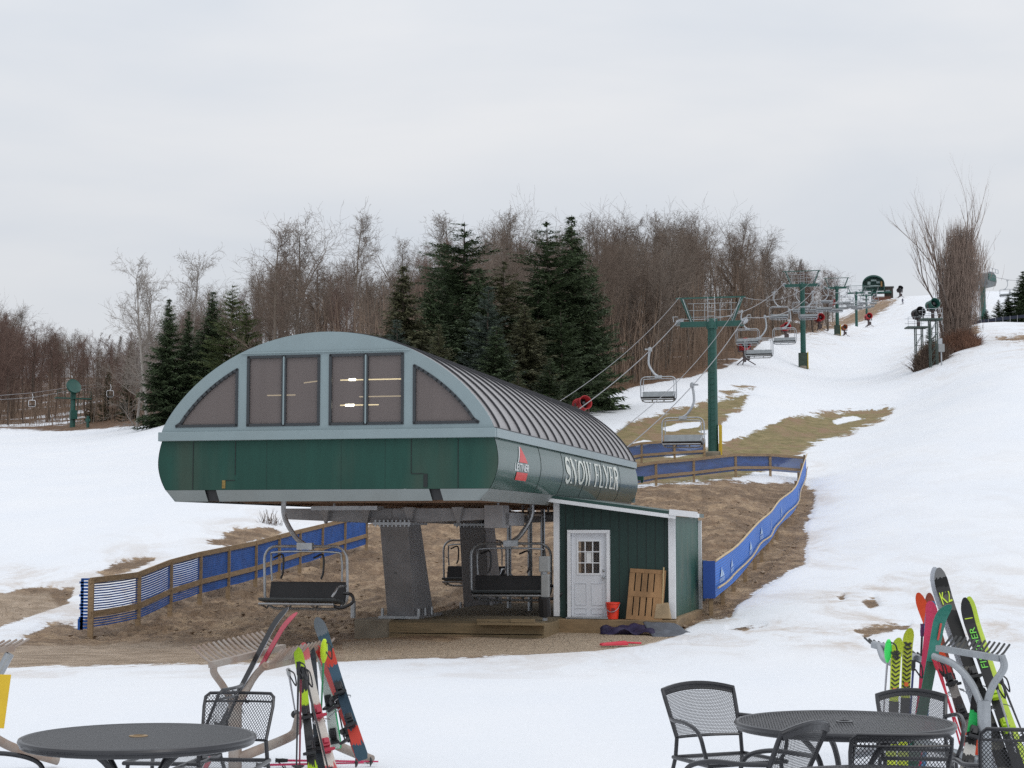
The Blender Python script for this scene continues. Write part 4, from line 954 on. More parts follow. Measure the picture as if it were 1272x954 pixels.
bx = empty('switch_box', onground(1170,152)+Vector((0,0,1.0)), 0, 'small light grey switch box on a post at the foot of the tall bare tree', 'switch box')
b = MB(); b.box((0,0,.6),(.5,.25,.7)); b.build('box_body', mat('light_grey_box', (0,0,0)), bx, bevel=.03); b = MB(); b.box((0,.1,-.3),(.1,.1,1.4)); b.box((-.1,.05,1.2),(.35,.15,.5)); b.build('post', STEEL, bx)
# ------------------------------------------------------------------ top station
TX = W(1085, 360, 520); tz = W(1085, 361.5, 520).z; gt = ground(TX.x, 520)
ts = empty('top_station', (TX.x, 520, tz), -AZ, 'small dark green arched top station on the hill crest at the end of the lift', 'top station')
hw, hh_ = 3.3, 4.9
def tarch(x): return 2.2+2.7*math.sqrt(max(0,1-(x/hw)**2))
xx = [hw*math.sin(math.pi/2*i/12) for i in range(-12,13)]
b = MB()
for x0, x1 in zip(xx[:-1], xx[1:]):
    b.hexa([(x0,0,tarch(x0)-.45),(x1,0,tarch(x1)-.45),(x1,12,tarch(x1)-.45),(x0,12,tarch(x0)-.45),(x0,0,tarch(x0)),(x1,0,tarch(x1)),(x1,12,tarch(x1)),(x0,12,tarch(x0))])
for s in (-1,1): b.box((s*(hw-.1),6,1.2),(.25,12,2.2))
b.build('roof', mat('far_green_roof', (.035,.10,.085), .5, var=.1), ts)
b = MB(); b.add([(x,2.5,tarch(x)-.3) for x in xx]+[(hw-.2,2.5,.3),(-hw+.2,2.5,.3)],[tuple(range(len(xx)+2))]); b.build('inner_wall', mat('far_green_inner', (.05,.12,.10), .6, var=.5, scale=1.5), ts)
b = MB(); b.box((0,1.5,1.7),(5.6,.3,.35)); b.box((-1.3,1.2,2.6),(.9,.4,.9)); b.box((1.4,1.2,2.8),(1.0,.4,.7)); b.box((.1,1.2,3.4),(1.6,.3,.5)); b.lathe((0,2,1.4),[(2.4,0),(2.4,.3)],20); b.build('drive_gear', mat('far_gear', (.25,.32,.31), .5, var=.4, scale=1.5), ts)
b = MB(); b.box((2.4,.8,2.2),(.5,.2,1.6)); b.build('side_cover', mat('far_orange', (.35,.2,.07), .6), ts)
b = MB(); b.box((0,5,(gt-tz)/2),(1.6,2,abs(tz-gt)+2)); b.box((1.8,0,-.6),(7,3,.35)); b.build('support_leg', TOWERG, ts)
g = onground(1104, 520); zt = W(1104, 356.5, 520).z
th_ = empty('top_hut', g, -AZ, 'small dark brown operator hut on the crest right of the top station', 'hut'); H = zt-g.z
b = MB(); b.box((0,1.5,H/2),(2.6,2.6,H)); b.build('wall', mat('brown_hut', (.07,.055,.045), .8, var=.2), th_); b = MB(); b.box((0,1.5,H+.1),(3.2,3.3,.25)); b.build('roof', mat('hut_roof', (.16,.17,.17), .6), th_)
b = MB(); b.box((-.3,.18,H*.62),(1.3,.06,.9)); b.build('window', mat('hut_glass', (.25,.28,.3), .15), th_); b = MB(); b.box((.9,.18,H*.42),(.6,.06,H*.75)); b.build('door', mat('hut_door', (.05,.04,.035), .7), th_)
g = onground(1090,512); b = MB(); b.box((0,0,.9),(5.5,.5,1.2)); b.box((0,-.35,1.6),(5.6,.1,.12)); o = b.build('unload_ramp', mat('ramp_brown', (.14,.06,.04), .8, var=.2)); o.location = g+Vector((1.2,0,-.3)); tagit(o, 'reddish brown timber ramp below the top station', 'ramp')
# ------------------------------------------------------------------ other lift on the right hill
YR = 300.0
c = W(1222, 352, YR); gz_ = ground(c.x, YR)
r = empty('hilltop_station', (c.x, YR, 0), R(52), 'far grey roofed lift station on green legs beyond the tall bare tree, seen from below', 'lift station')
zt = W(1222, 340, YR).z; zb_ = W(1222, 356, YR).z
prof = [(-2.1,zb_+.9),(-1.9,zt-.3),(-1.0,zt+.1),(1.0,zt+.1),(1.9,zt-.3),(2.1,zb_+.9),(1.5,zb_+.1),(-1.5,zb_+.1)]
b = MB(); n_ = len(prof); y0, y1 = -1.5, 7.5
V = [(x,y0,z) for x, z in prof]+[(x,y1,z-1.2) for x, z in prof]
b.add(V, [tuple(range(n_))[::-1], tuple(range(n_,2*n_))]+[(i,(i+1)%n_,n_+(i+1)%n_,n_+i) for i in range(n_)]); b.build('canopy', mat('far_canopy', (.14,.155,.16), .5, var=.25, scale=.8), r)
b = MB(); b.box((0,-1.56,(zt+zb_)/2+.3),(3.2,.06,1.1)); b.build('front_panel', TOWERG, r)
for y, m_ in ((0.2, TOWERG), (5.5, DSTEEL)):
    b = MB(); b.box((0,y,(gz_-3+zb_)/2),(.7,.7,zb_-gz_+3.4)); b.build('support_leg', m_, r)
b = MB(); b.tube([(-1.4,-1.6,zt+.1),(2.6,-1.6,zt+.15)],.06,5)
for x in (-1.4,0,1.4,2.6): b.tube([(x,-1.6,zt+.1),(x,-1.6,zt+.8)],.05,5)
b.tube([(-1.4,-1.6,zt+.8),(2.6,-1.6,zt+.8)],.05,5); b.build('guard_rail', STEEL, r)
g = onground(1218, 245); o = empty('light_pole', g, 0, 'slim grey light pole standing among the small evergreens on the right hill', 'light pole'); H = W(1218,338,245).z-g.z
b = MB(); b.tube([(0,0,-.5),(0,0,H)],[.14,.09],8); b.build('pole', STEEL, o); b = MB(); b.box((-.3,0,H),(.9,.12,.12)); b.box((-.7,-.1,H),(.35,.3,.2)); b.build('lamp_head', STEEL, o)
for i,(px,py,Y) in enumerate(((1251,349,290),(1263,349,300))):
    o = copy_tree(protoR); p = W(px, py, Y); set_chair(o, p, -.5, ['small far chair hanging beyond the right hill, near the hilltop station','small far chair hanging at the right picture edge above dark evergreens'][i])
rp = MB(); rp.tube([W(1228,343,298), W(1255,348,290), W(1300,350,290)], .04, 5); tagit(rp.build('cable', mat('wire',(0,0,0))), 'faint cable leaving the far right hilltop station', 'cable')
g = onground(1229, 240); o = empty('red_barrier', g, 0, 'red box like barrier on the snow among dark evergreens on the right ridge', 'barrier'); b = MB(); b.box((0,0,.7),(1.9,.6,1.4)); b.build('barrier_board', mat('barrier_red', (.45,.05,.05), .6), o, bevel=.05); b = MB(); b.box((-.7,0,-.3),(.1,.1,1)); b.build('post', STEEL, o); b = MB(); b.box((.7,0,-.3),(.1,.1,1)); b.build('post', STEEL, o)
b = MB(); P2 = [onground(x, 222)+Vector((0,0,1.9-.006*(x-1190)*0)) for x in range(1192, 1300, 9)]
o = empty('ridge_fence', P2[0], 0, 'long low dark blue safety fence along the right ridge below the evergreens', 'fence'); P2 = [p-P2[0] for p in P2]
b = MB()
for a, c_ in zip(P2[:-1], P2[1:]): b.add([a+Vector((0,0,-.9)), c_+Vector((0,0,-.9)), c_+Vector((0,0,-.5)), a+Vector((0,0,-.5))],[(0,1,2,3)])
b.build('netting', mat('dark_blue_net', (.012,.016,.035), .8), o)
for p in P2: b = MB(); b.box((p.x,p.y,p.z-1.1),(.06,.06,1.3)); b.build('post', DSTEEL, o)
# ------------------------------------------------------------------ other lift on the left
YL = 255.0; g = onground(90, YL); H = W(90, 495, YL).z-g.z
r = empty('bullwheel_tower', g, .5, 'green lift return tower with round bullwheel before the left wood', 'lift tower')
b = MB(); b.tube([(0,0,-.5),(0,0,H)],[.42,.34],12); b.box((0,-.3,1.9),(.9,.9,1.3)); b.build('mast', TOWERG, r, smooth=False)
H2 = W(90, 480, YL).z-g.z
b = MB(); b.lathe((0,-.2,H2),[(.3,-.12),(.95,-.10),(1.12,-.16),(1.12,.16),(.95,.10),(.3,.12)],28,axis=(.25,-1,.45)); b.build('bullwheel', TOWERG, r, smooth=True)
b = MB(); b.box((0,0,H),(5.2,1.2,.16)); b.box((0,0,(H+H2)/2),(.7,.5,H2-H)); b.build('platform', TOWERG, r)
b = MB()
for x in (-2.5,-1.3,1.3,2.5): b.tube([(x,-.6,H),(x,-.6,H+1.0)],.025,5)
b.tube([(-2.5,-.6,H+1.0),(2.5,-.6,H+1.0)],.02,5)
for x in (-.25,.25): b.tube([(x+.8,-.5,.5),(x+.8,-.5,H)],.03,5)
b.build('railing', TOWERG, r)
lw = MB()
for dy in (0,4): lw.tube([W(-60,496+dy,250), W(40,488+dy*1.5,253), W(88,481+dy,255), W(130,476+dy,290)], .03, 5)
tagit(lw.build('cable', mat('wire',(0,0,0))), 'thin cables running left from the round bullwheel tower', 'cable')
def far_chair(px, py, label):
    o = empty('lift_chair', W(px,py,251), .2, label, 'chairlift chair', 'far chairs by the left wood')
    b = MB(); b.tube(rrect(.95,-1.9,-.95,.2),.04,5,close=True); b.build('frame', WHITE, o); b = MB(); b.tube([(0,0,0),(.15,0,-.5),(0,0,-.95)],.04,5); b.build('hanger_arm', WHITE, o); b = MB(); b.box((0,0,-1.75),(.9,.35,.1)); b.build('seat', BLACK, o)
far_chair(40, 489, 'tiny white framed chair on the left cable before the brown wood')
far_chair(137, 477, 'tiny white framed chair right of the bullwheel tower, against dark evergreens')
g = onground(109, 250); o = empty('hydrant_post', g, 0, 'short green hydrant post on the snow right of the bullwheel tower', 'post'); b = MB(); b.tube([(0,0,-.3),(0,0,1.7)],.22,8); b.box((0,0,1.1),(.7,.3,.4)); b.build('post_body', TOWERG, o)
# ------------------------------------------------------------------ skier
def skin_person(name, joints, edges, radii, m, loc, rz):
    me = bpy.data.meshes.new(name); me.from_pydata(joints, edges, []); o = bpy.data.objects.new(name, me); COL.objects.link(o)
    s_ = o.modifiers.new('skin','SKIN'); me.skin_vertices.new() if not me.skin_vertices else None
    for v, r_ in zip(me.skin_vertices[0].data, radii): v.radius = (r_, r_)
    me.skin_vertices[0].data[0].use_root = True
    o.modifiers.new('sub','SUBSURF').levels = 1; me.materials.append(m); o.location = loc; o.rotation_euler = (0,0,rz); return o
g = onground(1121, 470)
pj = [(0,0,.92),(0,-.05,1.15),(0,-.1,1.38),(0,-.12,1.5),(0,-.14,1.68),(-.12,-.04,.88),(-.15,-.2,.5),(-.15,.0,.1),(.12,-.04,.88),(.15,-.2,.5),(.15,.0,.1),(-.2,-.08,1.36),(-.3,-.16,1.1),(-.26,-.42,1.0),(.2,-.08,1.36),(.3,-.16,1.1),(.26,-.42,1.0)]
pe = [(0,1),(1,2),(2,3),(3,4),(0,5),(5,6),(6,7),(0,8),(8,9),(9,10),(2,11),(11,12),(12,13),(2,14),(14,15),(15,16)]
pr = [.16,.15,.17,.06,.11,.1,.075,.07,.1,.075,.07,.07,.055,.05,.07,.055,.05]
sk_ = skin_person('person', pj, pe, pr, mat('skier_clothes', (.05,.05,.09), .8), g, .4); tagit(sk_, 'tiny skier in dark clothes gliding down from the hill crest', 'person')
b = MB()
for s in (-1,1): b.box((s*.15,-.1,.03),(.09,1.6,.03))
o = b.build('ski', BLACK, sk_)
# ------------------------------------------------------------------ trees
def frame_of(t):
    a = Vector((0,0,1)) if abs(t.z) < .95 else Vector((1,0,0)); s_ = t.cross(a).normalized(); return s_, t.cross(s_)
def twig_tree(seed, kind='wood', leader=True, spread=1.0, lod=1):
    """unit height tree (height 1). returns (trunk mesh builder, crown mesh builder)"""
    rn = random.Random(seed); tr, cr_ = MB(), MB(); cnt = [0]
    def prism(mb, a, b_, r0, r1, n):
        t = (b_-a); L_ = t.length
        if L_ < 1e-6: return
        t /= L_; s_, u = frame_of(t); base = len(mb.v)
        for p, r_ in ((a, r0), (b_, r1)):
            for k in range(n):
                an = 2*math.pi*k/n; mb.v.append(tuple(p+(s_*math.cos(an)+u*math.sin(an))*r_))
        for k in range(n): l = (k+1) % n; mb.f.append([base+k,base+l,base+n+l,base+n+k]); mb.m.append(0)
    def grow(p, dr, L_, r_, depth, mb):
        segs_ = {0:9,1:6,2:4,3:3}.get(depth,2); n = {0:7,1:4}.get(depth,3); q = p.copy(); dd = dr.copy()
        for i in range(segs_):
            f = (i+1)/segs_; wob = (.14,.17,.2)[min(depth,3)-1] if depth else .05
            dd = (dd+Vector((rn.gauss(0,wob),rn.gauss(0,wob),rn.gauss(0,wob*.5)+((.035,.01,.0)[min(depth,3)-1] if depth else .02)))).normalized()
            nq = q+dd*L_/segs_; r0 = r_*(1-.8*(i/segs_)) ; r1 = r_*(1-.8*f)
            prism(mb, q, nq, max(r0,.00062), max(r1,.0004), n); cnt[0] += 1
            if depth == 0:
                st = {'wood':.36,'field':.16,'thin':.32,'birch':.2,'brush':.02}[kind]
                nb = 3 if f > st else (1 if rn.random() < .5 else 0)
                if kind == 'brush': nb = 6
            elif depth < 3: nb = 2 if i > 0 or depth > 1 else 1
            elif depth == 3 and lod: nb = 1 if rn.random() < .62 else 0
            else: nb = 0
            for _ in range(nb):
                if rn.random() < .12: continue
                an = rn.uniform(0, 2*math.pi); s_, u = frame_of(dd); side = s_*math.cos(an)+u*math.sin(an)
                ang = rn.uniform(.45,1.0)*spread*(1.0 if depth else (1.15-.5*f)); nd = (dd*math.cos(ang)+side*math.sin(ang)).normalized()
                if depth == 0: ln = rn.uniform(.7,1.1)*(.34 if kind != 'thin' else .22)*(1.12-.62*f)*({'brush':.8}.get(kind,1))
                else: ln = L_*rn.uniform(.35,.62)
                grow(q.lerp(nq, rn.random()), nd, ln, max(r1*rn.uniform(.4,.6), .0008), depth+1, cr_ if depth >= 1 or kind in ('thin','brush') else (tr if depth == 0 and rn.random() < .0 else cr_))
            q = nq
            # forked leaders
            if depth == 0 and not leader and abs(f-.5) < .06:
                for _ in range(2):
                    an = rn.uniform(0, 6.28); nd = (dd+Vector((math.cos(an)*.5,math.sin(an)*.5,.2))).normalized(); grow(q, nd, L_*.5, r1*.8, 1, cr_)
    grow(Vector((0,0,-.02)), Vector((rn.gauss(0,.03),rn.gauss(0,.03),1)).normalized(), .98, .0145 if kind != 'thin' else .0105, 0, tr)
    return tr, cr_
BARK = [mat('bark_brown', (.15,.118,.092), .9, var=.3, scale=1.5), mat('bark_grey', (.205,.172,.142), .9, var=.3, scale=1.5), mat('bark_dark', (.085,.064,.05), .9, var=.3, scale=1.5)]
TWIG = [mat('twigs_brown', (.145,.105,.079), .9, var=.35, scale=.8), mat('twigs_grey', (.185,.145,.115), .9, var=.3, scale=.8), mat('twigs_reddish', (.15,.095,.075), .9, var=.35, scale=.8)]
PALE = mat('bark_pale', (.33,.30,.27), .9, var=.2, scale=1.5); PALET = mat('twigs_pale', (.26,.225,.195), .9, var=.2)
VAR = []
for i, (k, ld, sp) in enumerate((('wood',True,1.0),('wood',False,.95),('wood',True,1.2),('wood',False,1.15),('thin',True,1.0),('thin',True,.85),('field',True,1.05),('field',False,1.15),('birch',True,.95))):
    t_, c_ = twig_tree(100+i, k, ld, sp)
    VAR.append((t_, c_, k))
MESH = {}
def tree_mesh(v, ci):
    key = (v, ci)
    if key not in MESH:
        t_, c_, k = VAR[v]
        if ci == 9: MESH[key] = (t_.mesh('trunk', PALE), c_.mesh('crown', PALET))
        else: MESH[key] = (t_.mesh('trunk', BARK[ci]), c_.mesh('crown', TWIG[ci]))
    return MESH[key]
TOPZ = {}
def put_tree(name, X, Y, H, meshes, label, cat, group=None, wid=1.0, sink=.0, lean=0):
    g = ground(X, Y); tz_ = TOPZ.setdefault(meshes[1].name, max(v.co.z for v in meshes[1].vertices)*.985); H = H/tz_
    r = empty(name, (X, Y, g-sink), random.uniform(0, 6.28), label, cat, group); r.scale = (H*wid, H*wid, H)
    r.rotation_euler = (random.gauss(0,.02)+lean, random.gauss(0,.02), random.uniform(0,6.28))
    for nm, me in zip(('trunk','crown'), meshes):
        o = bpy.data.objects.new(nm, me); COL.objects.link(o); o.parent = r
    return r
def at_px(px, Y):
    p = onground(px, Y); return p.x
def height_to(px, Y, ytop, X):
    return W(px, ytop, Y).z - ground(X, Y)
SKYL = [(-300,350),(-60,372),(0,379),(30,388),(70,400),(100,408),(150,414),(190,400),(235,362),(265,350),(300,340),(330,312),(355,308),(385,318),(435,312),(460,335),(500,325),(540,300),(585,285),(625,272),(665,270),(700,280),(740,270),(790,268),(840,266),(880,262),(930,270),(965,284),(1000,305),(1040,318)]
def skyl(px): return float(np.interp(px, [a for a, b_ in SKYL], [b_ for a, b_ in SKYL]))
def yf_range(px):
    # depth of the wood's front edge
    return float(np.interp(px, [-300,0,100,180,215,300,350,480,600,700,740,800,905,945,1000,1040], [275,268,262,240,225,200,190,150,135,142,148,154,173,198,254,300]))
rnf = random.Random(5)
LG = {0:'brown bare hardwood standing in the thick leafless wood on the hill', 1:'grey bare hardwood with fine pale twigs in the leafless wood', 2:'reddish brown bare hardwood in the distant low wood left of the station'}
cnt = 0
for i in range(218):
    left = i < 84
    if left: px = rnf.uniform(-70, 250)
    else:
        px = rnf.uniform(255, 1035)
    f = yf_range(px); row = rnf.random(); Y = f*(1.01+.30*row) if px < 940 else f*(1+.10*row)
    X = at_px(px, Y); k = rnf.random(); top = skyl(px)+rnf.uniform(-2, 70)*(1-.4*row)+ (25 if px > 930 else 0)*rnf.random()
    if left: top = skyl(px)+rnf.uniform(-3, 40)*(1-.5*row)
    H = min(height_to(px, Y, top, X), 27 if not left else 24)
    if H < 5: H = 5+rnf.random()*3
    ci = 2 if (left and rnf.random() < .8) else rnf.choice([0,0,1,1,2]) if 700 > px else rnf.choice([0,0,0,1])
    v = rnf.choice([0,1,2,3,0,1,2,3,4,5]) if px > 680 or left else rnf.choice([0,1,2,3,3,1,4])
    if px > 680 and rnf.random() < .35: ci = 1
    g_ = 'leafless trees of the '+('left far wood' if left else 'wood on the hill')
    lab = LG[2] if left else {0:LG[0],1:LG[1],2:'reddish brown bare hardwood in the leafless wood behind the station'}[ci]
    if left: lab = {0:'dark brown bare hardwood in the distant low wood left of the station',1:'greyish bare hardwood in the distant low wood left of the station',2:LG[2]}[ci]
    put_tree('bare_tree', X, Y, H, tree_mesh(v, ci), lab, 'tree', g_, wid=rnf.uniform(.75,1.05), sink=.3); cnt += 1
NOT = [(365,238,196,7,1,1.0,'tallest grey bare tree rising above the left part of the station roof'),(338,268,190,6,0,1.05,'wide branching dark bare tree over the left slope of the station roof'),(436,250,190,6,1,.9,'tall slim bare tree above the middle of the station roof'),
       (405,292,185,7,0,1.0,'twisted bare tree between the two tallest ones above the roof'),(508,272,188,7,1,.95,'rounded bare tree just left of the dark pines'),(565,262,192,6,1,1.2,'broad bare tree behind the pine tops'),(622,240,188,7,1,.8,'tall forked bare tree peaking above the pines'),(652,250,184,6,1,.85,'tall pale bare tree between the two pine groups'),
       (760,262,168,2,0,.8,'tall bare tree right of the tallest spruce'),(800,257,172,6,1,.7,'slender bare tree above the left end of the first tower'),(860,256,178,2,0,.9,'bare tree topping the wood above the first tower'),(922,268,192,7,0,1.1,'spreading dark limbed bare tree at the right shoulder of the wood'),(1010,322,262,3,2,1.1,'reddish round bare tree at the right end of the wood'),(1028,330,280,3,2,1.1,'low reddish bare tree at the very end of the wood')]
for px, yt, Y, v, ci, wd, lab in NOT:
    X = at_px(px, Y); put_tree('bare_tree', X, Y, height_to(px, Y, yt, X), tree_mesh(v, ci), lab, 'tree', wid=wd, sink=.3)
for px, yt, Y, wd, lab in ((183,305,218,.9,'pale barked slender bare tree left of the dark spruces'),(224,296,226,1.0,'pale bare tree rising behind the left dark spruces'),(170,330,224,.8,'smaller pale bare tree left of its taller neighbour')):
    X = at_px(px, Y); put_tree('birch_tree', X, Y, height_to(px, Y, yt, X), tree_mesh(8, 9), lab, 'tree', wid=wd, sink=.3)
# conifers
def conifer(seed, kind):
    rn = random.Random(seed); tr, cr_ = MB(), MB(); tr.tube([(0,0,-.02),(0,0,.5),(0,0,1)],[.013,.009,.001],7)
    NW = {'spruce':38,'pine':24,'small':26}[kind]; base = {'spruce':.04,'pine':.12,'small':.02}[kind]
    for w_ in range(NW):
        f = w_/(NW-1); z = base+(1-base)*f**.92
        if kind == 'pine': rad = .27*(1-f)**.5*(.7+.5*rn.random()) ; 
        elif kind == 'spruce': rad = .225*(1-f)**.85*(.75+.4*rn.random())+.005
        else: rad = .27*(1-f)**.85*(.8+.35*rn.random())+.008
        nb = 11 if kind != 'pine' else 9
        if f > .9: nb = 5
        for b_ in range(nb):
            if rn.random() < (.08 if kind != 'pine' else .2): continue
            an = rn.uniform(0, 6.283); L_ = rad*rn.uniform(.7,1.15); droop = {'spruce':-.45,'pine':.12,'small':-.12}[kind]*(1-f)+.12*f
            o = Vector((0,0,min(.985, z+rn.uniform(-.5,.5)*.95/NW*1.2))); d_ = Vector((math.cos(an), math.sin(an), 0)); NS = max(3, int(L_/.014))
            tip = o+d_*L_+Vector((0,0,droop*L_))
            cr_.beam(o, o.lerp(tip,.8), .0018, .0018)
            for k in range(NS):
                q = (k+.6)/NS; p = o+d_*L_*q+Vector((0,0,droop*L_*q+ (.25*L_*q*q if kind != 'pine' else .1*L_*q)))
                wdt = (.046 if kind != 'pine' else .046)*(1.15-q*.6)*(1+.3*rn.random())*(1-.72*f)+.004
                for s_ in range(6):
                    a2 = an+rn.choice((-1,1))*rn.uniform(.4,1.5) if s_ < 4 else an+rn.gauss(0,.3)
                    dv = Vector((math.cos(a2),math.sin(a2),rn.uniform(-.75,.05) if kind == 'spruce' else rn.uniform(-.3,.6))); ln = wdt*rn.uniform(.6,1.15); n2 = dv.cross(Vector((rn.gauss(0,.5),rn.gauss(0,.5),1))).normalized()*ln*.17
                    pa = p+Vector((rn.gauss(0,.004),rn.gauss(0,.004),rn.gauss(0,.004)))
                    cr_.add([pa-n2, pa+n2, pa+dv*ln],[(0,1,2)])
    return tr, cr_
NEED = [mat('needles_dark', (.056,.085,.034), .8, var=.5, scale=.6), mat('needles_blue', (.065,.090,.068), .8, var=.4, scale=.6), mat('needles_yellowish', (.10,.125,.042), .8, var=.4, scale=.6), mat('needles_brownish', (.085,.085,.038), .8, var=.5, scale=.6)]
CON = {(k, i): conifer(300+7*i+len(k), k) for k in ('spruce','pine','small') for i in (0,1)}
CM = {}
def con_mesh(k, i, c_):
    if (k,i,c_) not in CM: a, b_ = CON[(k,i)]; CM[(k,i,c_)] = (a.mesh('trunk', BARK[2]), b_.mesh('crown', NEED[c_]))
    return CM[(k,i,c_)]
CL = [ # px, top, Y, kind, variant, colour, width, label
 (500,328,112,'spruce',0,3,1.15,'olive dark spruce at the left end of the evergreen group behind the roof'),
 (530,345,118,'spruce',1,0,1.0,'very dark spruce between the olive spruce and the big pine'),
 (575,274,126,'pine',0,0,1.25,'big broad topped green pine above the station roof'),(556,300,130,'pine',1,0,.9,'dark pine behind the left flank of the big pine'),
 (602,352,100,'small',0,1,.95,'bluish grey lower spruce in front of the big pine'),(495,392,98,'small',1,1,1.1,'low bluish spruce just over the roof crest'),(548,398,96,'small',0,3,.9,'low olive spruce just over the roof, left of the bluish one'),
 (628,322,116,'pine',1,3,1.0,'olive green pine between the big pine and the tall spruces'),(650,375,108,'spruce',1,3,1.3,'lower shaggy olive spruce beside the roof shoulder'),
 (684,274,126,'pine',1,0,1.0,'dark narrow pine left of the tallest spruce'),(712,267,128,'spruce',0,0,1.0,'tallest dark pointed spruce in the middle of the wood'),
 (735,318,132,'pine',0,0,.65,'dark pine leaning out right of the tallest spruce'),(668,335,122,'spruce',1,0,1.5,'dense dark spruce below the narrow pine'),(700,380,118,'pine',0,0,.95,'spreading dark pine low over the red snow gun'),(615,400,95,'spruce',1,0,1.5,'dark full spruce right behind the roof ridge'),
 (590,330,115,'spruce',0,0,1.2,'dark spruce under the broad pine top'),
 (645,455,92,'small',1,3,1.0,'low olive spruce peeking over the right slope of the roof'),
 (680,440,100,'small',0,0,1.3,'low dark spruce where the roof slope meets the trees'),
 (207,370,205,'spruce',0,0,1.3,'tallest dark spruce of the left group, on the snow edge'),(229,384,208,'spruce',1,0,1.1,'dark spruce squeezed right of the tallest left spruce'),(262,361,206,'spruce',1,0,1.5,'dark full spruce of the left group nearest the station'),
 (245,410,214,'small',1,0,1.1,'low dark spruce in the gap of the left group'),(286,352,200,'pine',0,2,1.1,'yellow green pine just left of the station arch'),(306,375,196,'pine',1,2,1.0,'yellow green pine partly behind the station arch'),
 (160,440,250,'small',0,3,.9,'low brownish green conifer left of the dark spruces'),(133,455,262,'small',1,3,.9,'small brownish conifer nearest the bullwheel tower'),(112,480,264,'small',0,3,.9,'smallest conifer beside the bullwheel tower'),
 (1213,384,238,'small',1,3,2.0,'low rounded brownish conifer on the right ridge below the far station'),(1226,382,240,'small',0,0,2.1,'small dark conifer beside the slim light pole'),(1240,370,236,'small',1,0,1.7,'middle dark conifer on the right ridge'),(1254,364,238,'spruce',0,0,2.2,'taller dark conifer on the right ridge'),(1272,335,236,'spruce',1,0,2.2,'tallest dark conifer at the right picture edge'),(1266,372,232,'small',0,0,1.9,'low dark conifer at the right picture edge'),(1248,386,230,'small',0,1,2.0,'low bluish conifer in front of the right ridge group'),
 (1156,395,160,'small',1,0,1.0,'narrow dark conifer under the green snow gun')]
for px, yt, Y, k, v, c_, wd, lab in CL:
    X = at_px(px, Y); H = height_to(px, Y, yt, X)
    if Y < 135: wd *= 1.4
    put_tree('pine_tree' if k == 'pine' else 'spruce_tree', X, Y, H, con_mesh(k, v, c_), lab, 'tree', wid=wd*(.9 if k == 'pine' else .85), sink=.3)
# big vine-covered tree on the right
rn = random.Random(77); tr, cr_ = MB(), MB(); Yb = 162.0; g = onground(1184, Yb); Ht = (W(1184,234,Yb).z-g.z)*.90
def limb(mb, tw, p, d_, L_, r_, depth):
    q = p.copy(); dd = d_.copy(); N = 7 if depth == 0 else 4 if depth == 1 else 3
    for i in range(N):
        dd = (dd+Vector((rn.gauss(0,.11),rn.gauss(0,.11),.05+.02*depth))).normalized(); nq = q+dd*L_/N
        mb.tube([q,nq],[r_*(1-.75*i/N), r_*(1-.75*(i+1)/N)], 5 if depth < 2 else 3, cap=False)
        if depth < 3:
            for _ in range((2,2,2)[depth] if i else 0):
                an = rn.uniform(0,6.28); nd = (dd+Vector((math.cos(an)*.36,math.sin(an)*.36,.2))).normalized(); limb(tw, tw, q.lerp(nq,rn.random()), nd, L_*rn.uniform(.25,.45), r_*(1-.75*i/N)*.5, depth+1)
        q = nq
for i in range(9):
    a = rn.uniform(0,6.28); x0 = rn.uniform(-1.1,1.1); top = rn.uniform(.75,1.0) if i < 6 else rn.uniform(.5,.8)
    limb(tr, cr_, Vector((x0, rn.uniform(-.8,.8), 0)), Vector((x0*.04+rn.gauss(0,.03), rn.gauss(0,.05), 1)).normalized(), Ht*top, .13, 0)
limb(tr, cr_, Vector((-1.2,0,Ht*.5)), Vector((-.36,0,1)).normalized(), Ht*.46, .06, 0)
limb(tr, cr_, Vector((.9,0,Ht*.35)), Vector((.22,0,1)).normalized(), Ht*.5, .08, 0)
for i in range(12000):   # dense upright suckers and vines wrapped round the stems
    z = rn.random()**1.1*Ht*(.62+.2*rn.random()); f = z/Ht; rad = (1.5+1.1*math.sin(min(1,f*1.6)*math.pi/2))*(1-.35*max(0,f-.5)/.3)
    x0 = rn.gauss(.25+.5*f,.5)*rad; y0 = rn.gauss(0,.5)*rad
    if x0 < -1.8+.3*rn.random(): x0 = -1.8+1.2*rn.random()
    L_ = rn.uniform(.5,1.7); x0 = max(-1.6, x0*.72); p = Vector((x0,y0,z)); q = p+Vector((x0*.05+rn.gauss(0,.16)+ .03, rn.gauss(0,.16), L_)); 
    cr_.tube([p,p.lerp(q,.5)+Vector((rn.gauss(0,.06),0,0)),q],[.013,.010,.005],3,cap=False)
r = empty('vine_covered_tree', g, 0, 'tall many stemmed bare tree wrapped in dense brown twigs alone on the right slope', 'tree')
tr.build('trunk', mat('bark_vine', (.17,.135,.115), .9, var=.3), r); cr_.build('crown', mat('vine_twigs', (.21,.155,.125), .9, var=.4, scale=1), r)
def bramble(cx, Y, rx, ry, h, n, m, name, label, rs=1.0, kind=None):
    rn = random.Random(int(cx)); b = MB(); c = onground(cx, Y)
    for i in range(n):
        a = rn.uniform(0,6.28); q = math.sqrt(rn.random()); x = q*math.cos(a)*rx; y = q*math.sin(a)*ry; z = ground(c.x+x, c.y+y)-c.z-.1; hh2 = h*(1-.6*q*q)*rn.uniform(.4,1.1)
        p = Vector((x,y,z)); e = p+Vector((rn.gauss(0,.35)*h*.6,rn.gauss(0,.3)*h*.6,hh2)); b.tube([p,p.lerp(e,.55)+Vector((0,0,hh2*.12)),e],[.022*rs,.016*rs,.008*rs],3,cap=False)
    o = b.build(name, m); o.location = c; return tagit(o, label, 'bush', kind=kind)
